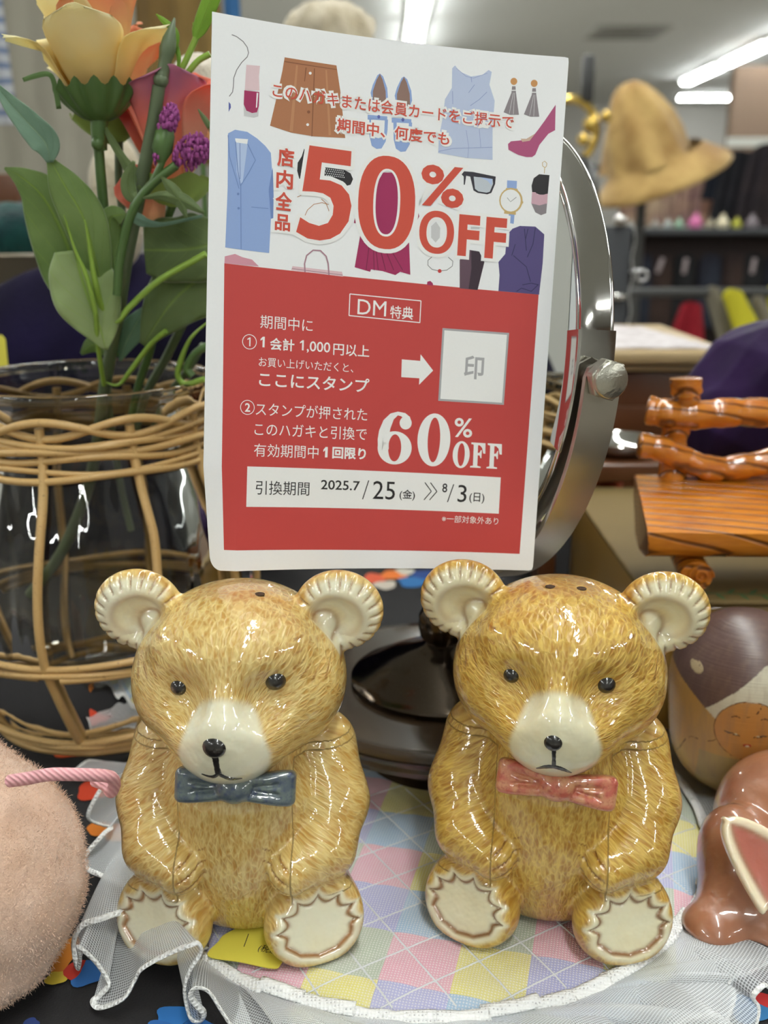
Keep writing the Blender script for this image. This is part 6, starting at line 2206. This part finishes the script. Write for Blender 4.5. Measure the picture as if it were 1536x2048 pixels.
b = MB(); b.lathe([(0.01, 60), (24, 56), (34, 30), (36, 0), (28, -30), (10, -48), (0.01, -50)], (-6, 14, zz - 110), 32); b.build('glass_shade', m_chrome, lmp)
# dark panel with chain beside the mirror
PP = at(1240, 520, y=1000)
pan = thing('display_board', 'narrow black display board with silver edge chain beside the mirror', 'panel', (PP.x, 1000, FL))
h_ = at(1240, 452, y=1000).z - FL
m_blk = plain('black_board', rgb(48, 50, 54), 0.6, 0.1, 0.01)
b = MB(); b.box((-4, 0, h_ / 2), (24, 14, h_)); b.build('panel_body', m_blk, pan, True, 1)
m_chain = polished('steel_chain', rgb(190, 190, 190), 0.3)
for k in range(24):
    b = MB(); b.tube([Vector((10 + 1.2 * math.sin(k), -10 + 1.6 * math.cos(t), h_ - 4 - k * 5.4 + 3.2 * math.sin(t))) for t in [math.pi * 2 * q / 10 for q in range(10)]], 0.7, 6, close=True); b.build('chain_link', m_chain, pan)
b = MB(); b.tube([Vector((20 + 5 * math.cos(t), -10, h_ - 46 + 5 * math.sin(t))) for t in [math.pi * 2 * q / 20 for q in range(20)]], 1.6, 8, close=True); b.build('ring', m_chain, pan)
b = MB(); b.tube([(8, -10, h_ - 42), (20, -10, h_ - 41)], 1.4, 8); b.build('hook', m_chain, pan)
b = MB(); b.ball((-4, -8, h_ + 5), (7, 5, 6), 12); b.build('clip', m_chrome, pan)
b = MB(); b.ball((-2, -9, h_ - 66), (9, 5, 4.5), 12); b.build('clip', m_chrome, pan)

# patterned blouses hanging high
GR = 'patterned blouses on the far rail'
pat = [fabric('patterned_%d' % k, a, b_, 0.02) for k, (a, b_) in enumerate(((rgb(152, 128, 108), rgb(120, 92, 84)), (rgb(130, 104, 96), rgb(168, 146, 122)), (rgb(112, 84, 86), rgb(150, 122, 106)), (rgb(166, 140, 116), rgb(134, 96, 84))))]
for k, (x0_, x1_, nm) in enumerate(((1240, 1296, 'pinkish-brown patterned blouse next to the mirror'), (1296, 1350, 'tan and mauve patterned blouse right under the hat'), (1350, 1408, 'dusky mauve patterned blouse, third from the mirror'), (1406, 1462, 'light tan patterned blouse beside the black garments'))):
    hanging('blouse', nm, 'blouse', x0_, 352, x1_, 452, 3000, pat[k], 3, 0.05, 0.0 if k < 3 else -0.12, GR, 0.12, seed=k)
rail = thing('clothes_rail', 'far steel clothes rail carrying the patterned blouses and black garments', 'rail', (at(1400, 340, y=3000).x, 3000, FL))
rz_ = at(1400, 338, y=3000).z - FL
b = MB(); b.tube([(-330, 0, rz_), (560, 0, rz_)], 12, 10); b.build('bar', m_dark_metal, rail)
for s_ in (-330, 560):
    b = MB(); b.tube([(s_, 0, 0), (s_, 0, rz_)], 12, 10); b.build('post', m_dark_metal, rail)
m_bk = [fabric('black_cloth_%d' % k, a, b_, 0.01) for k, (a, b_) in enumerate(((rgb(40, 38, 42), rgb(26, 26, 30)), (rgb(52, 44, 44), rgb(34, 30, 34)), (rgb(34, 40, 50), rgb(24, 26, 34))))]
for k, (x0_, y0_, x1_, y1_, yy, nm) in enumerate(((1440, 300, 1500, 475, 2900, 'black coat hanging right of the patterned blouses'), (1492, 286, 1570, 480, 2850, 'black dress at the right edge under the brown wallboard'), (1415, 320, 1446, 400, 2950, 'narrow dark scarf between blouse and black coat'))):
    hanging('dark_garment', nm, 'garment', x0_, y0_, x1_, y1_, yy, m_bk[k % 3], 3, 0.05, -0.1, 'black garments on the far rail', 0.2, seed=k + 7)
# counter with goods and a pegboard of dark pouches
m_count = fabric('counter_dark', rgb(44, 36, 34), rgb(30, 26, 26), 0.005)
y_ = 2300
a, b_ = at(1236, 470, y=y_), at(1640, 640, y=y_)
cnt = thing('display_counter', 'dark display counter with pegboard front behind the chest', 'counter', ((a.x + b_.x) / 2, y_ + 90, FL))
wc, hc = b_.x - a.x, a.z - FL
b = MB(); b.box((0, 30, hc / 2), (wc, 160, hc)); b.build('counter_body', m_count, cnt, True, 4)
b = MB(); b.box((0, 18, hc + 7), (wc + 20, 200, 14)); b.build('worktop', m_blk, cnt, True, 3)
goods = [(1250, 16, rgb(120, 122, 120), 'grey'), (1268, 14, rgb(150, 150, 146), 'pale grey'), (1292, 18, rgb(104, 84, 60), 'brown'), (1318, 15, rgb(150, 146, 138), 'cream-grey'), (1344, 16, rgb(170, 178, 174), 'silvery'), (1367, 17, rgb(150, 186, 160), 'mint'), (1400, 26, rgb(206, 110, 160), 'pink'),
         (1430, 16, rgb(170, 160, 136), 'beige'), (1455, 24, rgb(222, 212, 180), 'cream'), (1484, 18, rgb(182, 180, 60), 'yellow-green'), (1515, 24, rgb(120, 110, 116), 'mauve-grey')]
for k, (px, w_, cl_, nm) in enumerate(goods):
    p = at(px, 468, y=y_ + 20)
    r_ = w_ / 2 / px_mm(y_, p.z) * 1.1
    b = MB(); b.lathe([(0.01, 0), (r_ * 0.8, 0), (r_, r_ * 0.3), (r_ * 0.9, r_ * 1.1), (r_ * 0.4, r_ * 1.5), (r_ * 0.3, r_ * 2.0), (0.01, r_ * 2.1)], (0, 0, 0), 16, lambda w, z: 1 + 0.08 * math.sin(4 * w))
    o = b.build('trinket', plain('trinket_%d' % k, cl_, 0.6)); o.location = Vector((p.x, y_ + 60, a.z + 14.5)) * S
    tag(o, 'small %s trinket on the dark display counter' % nm, 'trinket', 'trinkets on the display counter')
m_pouch = [fabric('pouch_%d' % k, a_, c__, 0.02) for k, (a_, c__) in enumerate(((rgb(40, 44, 54), rgb(28, 28, 36)), (rgb(56, 44, 40), rgb(36, 28, 28)), (rgb(34, 34, 36), rgb(22, 22, 24))))]
m_tag = plain('hang_tag', rgb(140, 128, 130), 0.5)
names = ['next to the black panel', 'second from the black panel', 'third from the black panel', 'fourth from the black panel', 'above the yellow garment', 'above the grey striped garment', 'at the right edge']
for k, px in enumerate((1262, 1300, 1345, 1396, 1444, 1480, 1530)):
    o = hanging('pouch', ('dark hanging pouch with pale tag, ' if k in (1, 2, 5) else 'plain dark hanging pouch, ') + names[k], 'pouch', px, 508, px + 40, 655, y_ + 18, m_pouch[k % 3], 1, 0.03, 0, 'dark pouches on the counter front', 0.15, thick=0.35, seed=k)
    if k in (1, 2, 5):
        b = MB(); b.box((0, -12, -26), (10, 2, 34)); tg_ = b.build('tag', m_tag, o, True, 1); tg_.rotation_euler = (0, (0.3, 0.1, -0.1)[(k + 2) % 3], 0)
# nearer garments laid over a rail: yellow, grey, red
m_yg = fabric('yellow_cloth', rgb(214, 206, 60), rgb(190, 182, 52), 0.01)
m_gg = fabric('grey_beige_cloth', rgb(140, 134, 118), rgb(112, 106, 94), 0.01)
m_rg = fabric('red_cloth', rgb(150, 34, 44), rgb(116, 24, 34), 0.01)
m_wg = fabric('white_blue_cloth', rgb(150, 160, 178), rgb(90, 96, 112), 0.06)
y2 = 1300
for px, w_, mt, nm, yy, ti, top in ((1404, 34, m_gg, 'grey-beige garment sloping beside the yellow one', 1300, 0.42, 572), (1434, 56, m_yg, 'bright yellow garment sloping down above the chest', 1270, 0.50, 578), (1470, 26, m_wg, 'blue-white striped garment right of the yellow one', 1310, 0.55, 590), (1500, 24, m_gg, 'second grey-beige garment near the right edge', 1290, 0.55, 590), (1528, 30, m_yg, 'dull yellow garment at the right edge', 1330, 0.3, 570)):
    hanging('garment', nm, 'garment', px - 6, top, px + w_, 740, yy, mt, 1, 0.04, ti, 'sloping garments behind the chest', 0.45, thick=0.4, seed=int(px))
hanging('red_garment', 'dark red folded garment between the doily and the grey-beige garment', 'garment', 1340, 604, 1418, 700, 1500, m_rg, 2, 0.05, -0.08, None, 0.5, thick=0.3)
# low rack under them, so that nothing hangs in the air
rk = thing('clothes_rail', 'near dark clothes rail carrying the sloping garments', 'rail', (at(1470, 570, y=1300).x, 1300, FL))
rz2 = at(1470, 572, y=1300).z - FL
b = MB(); b.tube([(-150, 0, rz2 - 8), (260, 0, rz2 - 8)], 6, 8); b.build('bar', m_dark_metal, rk)
for s_ in (-150, 260):
    b = MB(); b.tube([(s_, 0, 0), (s_, 0, rz2 - 8)], 6, 8); b.build('post', m_dark_metal, rk)
# far: partition, shelf strip, air vent
o = slab('partition', (at(1640, 200, y=9500).x, 9500, 300), (at(1820, 200, y=9500).x - at(1462, 200, y=9500).x, 120, 2400), m_wall_brown)
pt = at(1490, 285, y=5200)
strip = thing('shelf_unit', 'far shelf unit with white price strip under the brown partition', 'shelf', (pt.x + 120, 5200, FL))
b = MB(); b.box((0, 100, (pt.z - FL) / 2 - 20), (420, 200, pt.z - FL - 40)); b.build('shelf_body', m_count, strip, True, 4)
b = MB(); b.box((0, -4, pt.z - FL), (420, 10, 44)); b.build('price_strip', m_fix, strip, True, 2)
av = at(1255, 66, z=CE - 12)
vent = thing('ceiling_vent', 'flat square air outlet in the ceiling above the hat', 'vent', (av.x, av.y, CE))
b = MB(); b.box((0, 0, -7), (620, 620, 14)); b.build('vent_panel', plain('vent_panel', rgb(150, 150, 144), 0.7), vent, True, 4)
for k in range(4):
    b = MB(); b.box((0, -220 + 150 * k, -16), (520, 36, 6)); b.build('slat', m_dark_metal, vent, True, 1)

# left: curtains and cloths behind the flowers
m_cur = fabric('grey_curtain', rgb(152, 148, 136), rgb(136, 132, 120), 0.003, 0.95)
hanging('curtain', 'plain grey curtain far behind the yellow rose', 'curtain', -260, -260, 310, 420, 1500, m_cur, 7, 0.018, 0, None, 0, thick=0.02)
m_strp = None
g = NT('blue_striped_cloth')
co = g.coord()
wv = g.n('TexWave', {'wave_type': 'BANDS', 'bands_direction': 'Z'}, Vector=co, Scale=0.020, Distortion=2.0, Detail=1.0).outputs['Fac']
g.bsdf(g.mix(g.ramp(wv, [(0.2, 0.0), (0.5, 1.0)]), rgb(96, 112, 140), rgb(168, 170, 176)), Roughness=0.9)
hanging('striped_garment', 'blue and white striped garment at the left edge before the curtain', 'garment', -60, -120, 26, 248, 1200, g.m, 2, 0.04, 0.03, None, 0.05, thick=0.3)
m_gold = fabric('golden_brown_drape', rgb(136, 112, 64), rgb(104, 82, 44), 0.008, 0.8, 0.2)
hanging('drape', 'golden brown drape behind the green bud', 'curtain', 255, -200, 455, 330, 1000, m_gold, 3, 0.05, 0, None, 0, thick=0.05)
m_blue = fabric('blue_cloth', rgb(60, 104, 150), rgb(50, 90, 136), 0.01)
hanging('blue_garment', 'strip of blue cloth right of the golden drape above the card', 'garment', 440, -160, 482, 60, 1250, m_blue, 1, 0.05, 0, None, 0.0, thick=0.3)
m_cream = fabric('cream_knit', rgb(196, 186, 164), rgb(168, 156, 132), 0.06, 0.95, 0.3, 1.2, 0.4)
heap('knitted_hat', 'cream ruffled knitted hat showing above the top edge of the card', 'hat', at(655, 75, y=820), (36, 30, 26), m_cream, 1.2, 8, 0.09, 3.6)
hs = at(655, 75, y=820)
hb = thing('hat_stand', 'slim dark stand under the cream ruffled hat behind the card', 'stand', (hs.x, 830, 0))
b = MB(); b.tube([(0, 0, 0), (0, 0, hs.z - 8)], 5, 12); b.build('pole', m_dark_metal, hb)
b = MB(); b.lathe([(0.01, 0), (45, 0), (45, 5), (8, 10), (0.01, 10)], (0, 0, 0), 32); b.build('base', m_dark_metal, hb)
heap('cream_cloth', 'cream knitted cloth between the rose stems', 'cloth', at(236, 400, y=560), (15, 14, 34), m_cream, 1.0, 12, 0.06, 2.5)
wf = thing('pompon_pick', 'white fluffy pompon on a green pick behind the coral rose', 'pompon', (at(398, 168, y=470).x, 470, 0))
b = MB(); b.tube([(0, 0, -4), (0, 0, at(398, 168, y=470).z - 8)], 1.2, 8); b.build('pick', m_stem, wf)
wfo = heap('fluff', None, None, at(398, 168, y=470), (12, 12, 13), fabric('white_fluff', rgb(214, 206, 190), rgb(196, 186, 168), 0.2, 0.95, 0.3, 1.0, 0.8), 0.8, 2, 0.06, 3)
wfo.parent = wf; wfo.location = (0, 0, at(398, 168, y=470).z * S)
m_tealk = fabric('dark_teal_knit', rgb(16, 60, 56), rgb(10, 38, 40), 0.05, 0.95, 0.2, 1.5, 0.3)
heap('teal_cloth', 'dark teal knitted cloth at the left edge behind the leaves', 'cloth', at(28, 478, y=720), (48, 34, 26), m_tealk, 1.8, 5, 0.07, 3.0)
v = at(10, 390, y=760)
bx = thing('small_box', 'dark brown wooden box on top of the teal cloth pile', 'box', (v.x - 12, 760, v.z - 16))
b = MB(); b.box((0, 0, 14), (62, 60, 30)); b.build('box_body', m_walnut, bx, True, 1)
b = MB(); b.ball((14, -31, 12), 4, 12); b.build('knob', m_brass, bx)
# round basket holding the teal cloth
bk = at(10, 560, y=640)
bas = thing('round_bowl', 'pale rimmed round bowl behind the navy velvet at the left edge', 'bowl', (bk.x - 20, 700, 0))
m_bowl = plain('stoneware', rgb(120, 110, 92), 0.4, 0.1, 0.05)
rimz = at(10, 512, y=640).z
b = MB(); b.lathe([(0.01, rimz - 70), (30, rimz - 68), (52, rimz - 40), (66, rimz - 2), (68, rimz), (66, rimz + 1.5), (63, rimz - 2), (50, rimz - 36), (28, rimz - 62), (0.01, rimz - 62)], (0, 0, 0), 64); b.build('bowl_body', m_bowl, bas)
b = MB(); b.lathe([(0.01, 0), (40, 0), (40, 6), (16, 12), (16, rimz - 70), (0.01, rimz - 68)], (0, 0, 0), 32); b.build('foot', m_bowl, bas)
m_navy = fabric('navy_velvet', rgb(20, 14, 42), rgb(9, 7, 16), 0.012, 0.95, 0.0, 0.4, 0.2)
c_ = at(262, 700, y=600)
heap('navy_velvet', 'dark navy velvet cloth heaped behind the jar rim', 'cloth', (c_.x, 590, c_.z - 42), (132, 44, 104), m_navy, 3.0, 9, 0.05, 1.7, floor_z=-5)
# yellow tag at the left edge
yt = thing('price_tag', 'small yellow price tag at the left edge above the jar rim', 'tag', at(-2, 728, y=470))
b = MB(); b.prism([(-9, -2), (4.0, -2), (4.0, 11.5), (2.6, 13.4), (-9, 13.4)], (0, 0, 0), (1, 0, 0), (0, 0, 1), (0, 0.6, 0)); b.build('tag_sheet', m_yel, yt, False)
b = MB(); b.tube([(-4, 1.2, 2), (-4, 1.2, -at(-2, 728, y=470).z - 5)], 0.8, 8); b.build('holder_wire', m_dark_metal, yt)
b = MB(); b.lathe([(0.01, 0), (12, 0), (12, 1.5), (2, 3), (0.01, 3)], (-4, 1.2, -at(-2, 728, y=470).z - 5.5), 24); b.build('holder_base', m_dark_metal, yt)
# dark boards behind the jar
bd = thing('wooden_board', 'dark brown wooden board standing behind the jar and mirror', 'board', (-160, 768, 0))
b = MB(); b.box((0, 0, 55), (270, 12, 110)); b.build('board_body', m_walnut, bd, True, 2)
for o in COL.objects:
    if o.parent is None and o.name.startswith('hat_stand') and o.location.z > -0.1:
        pass
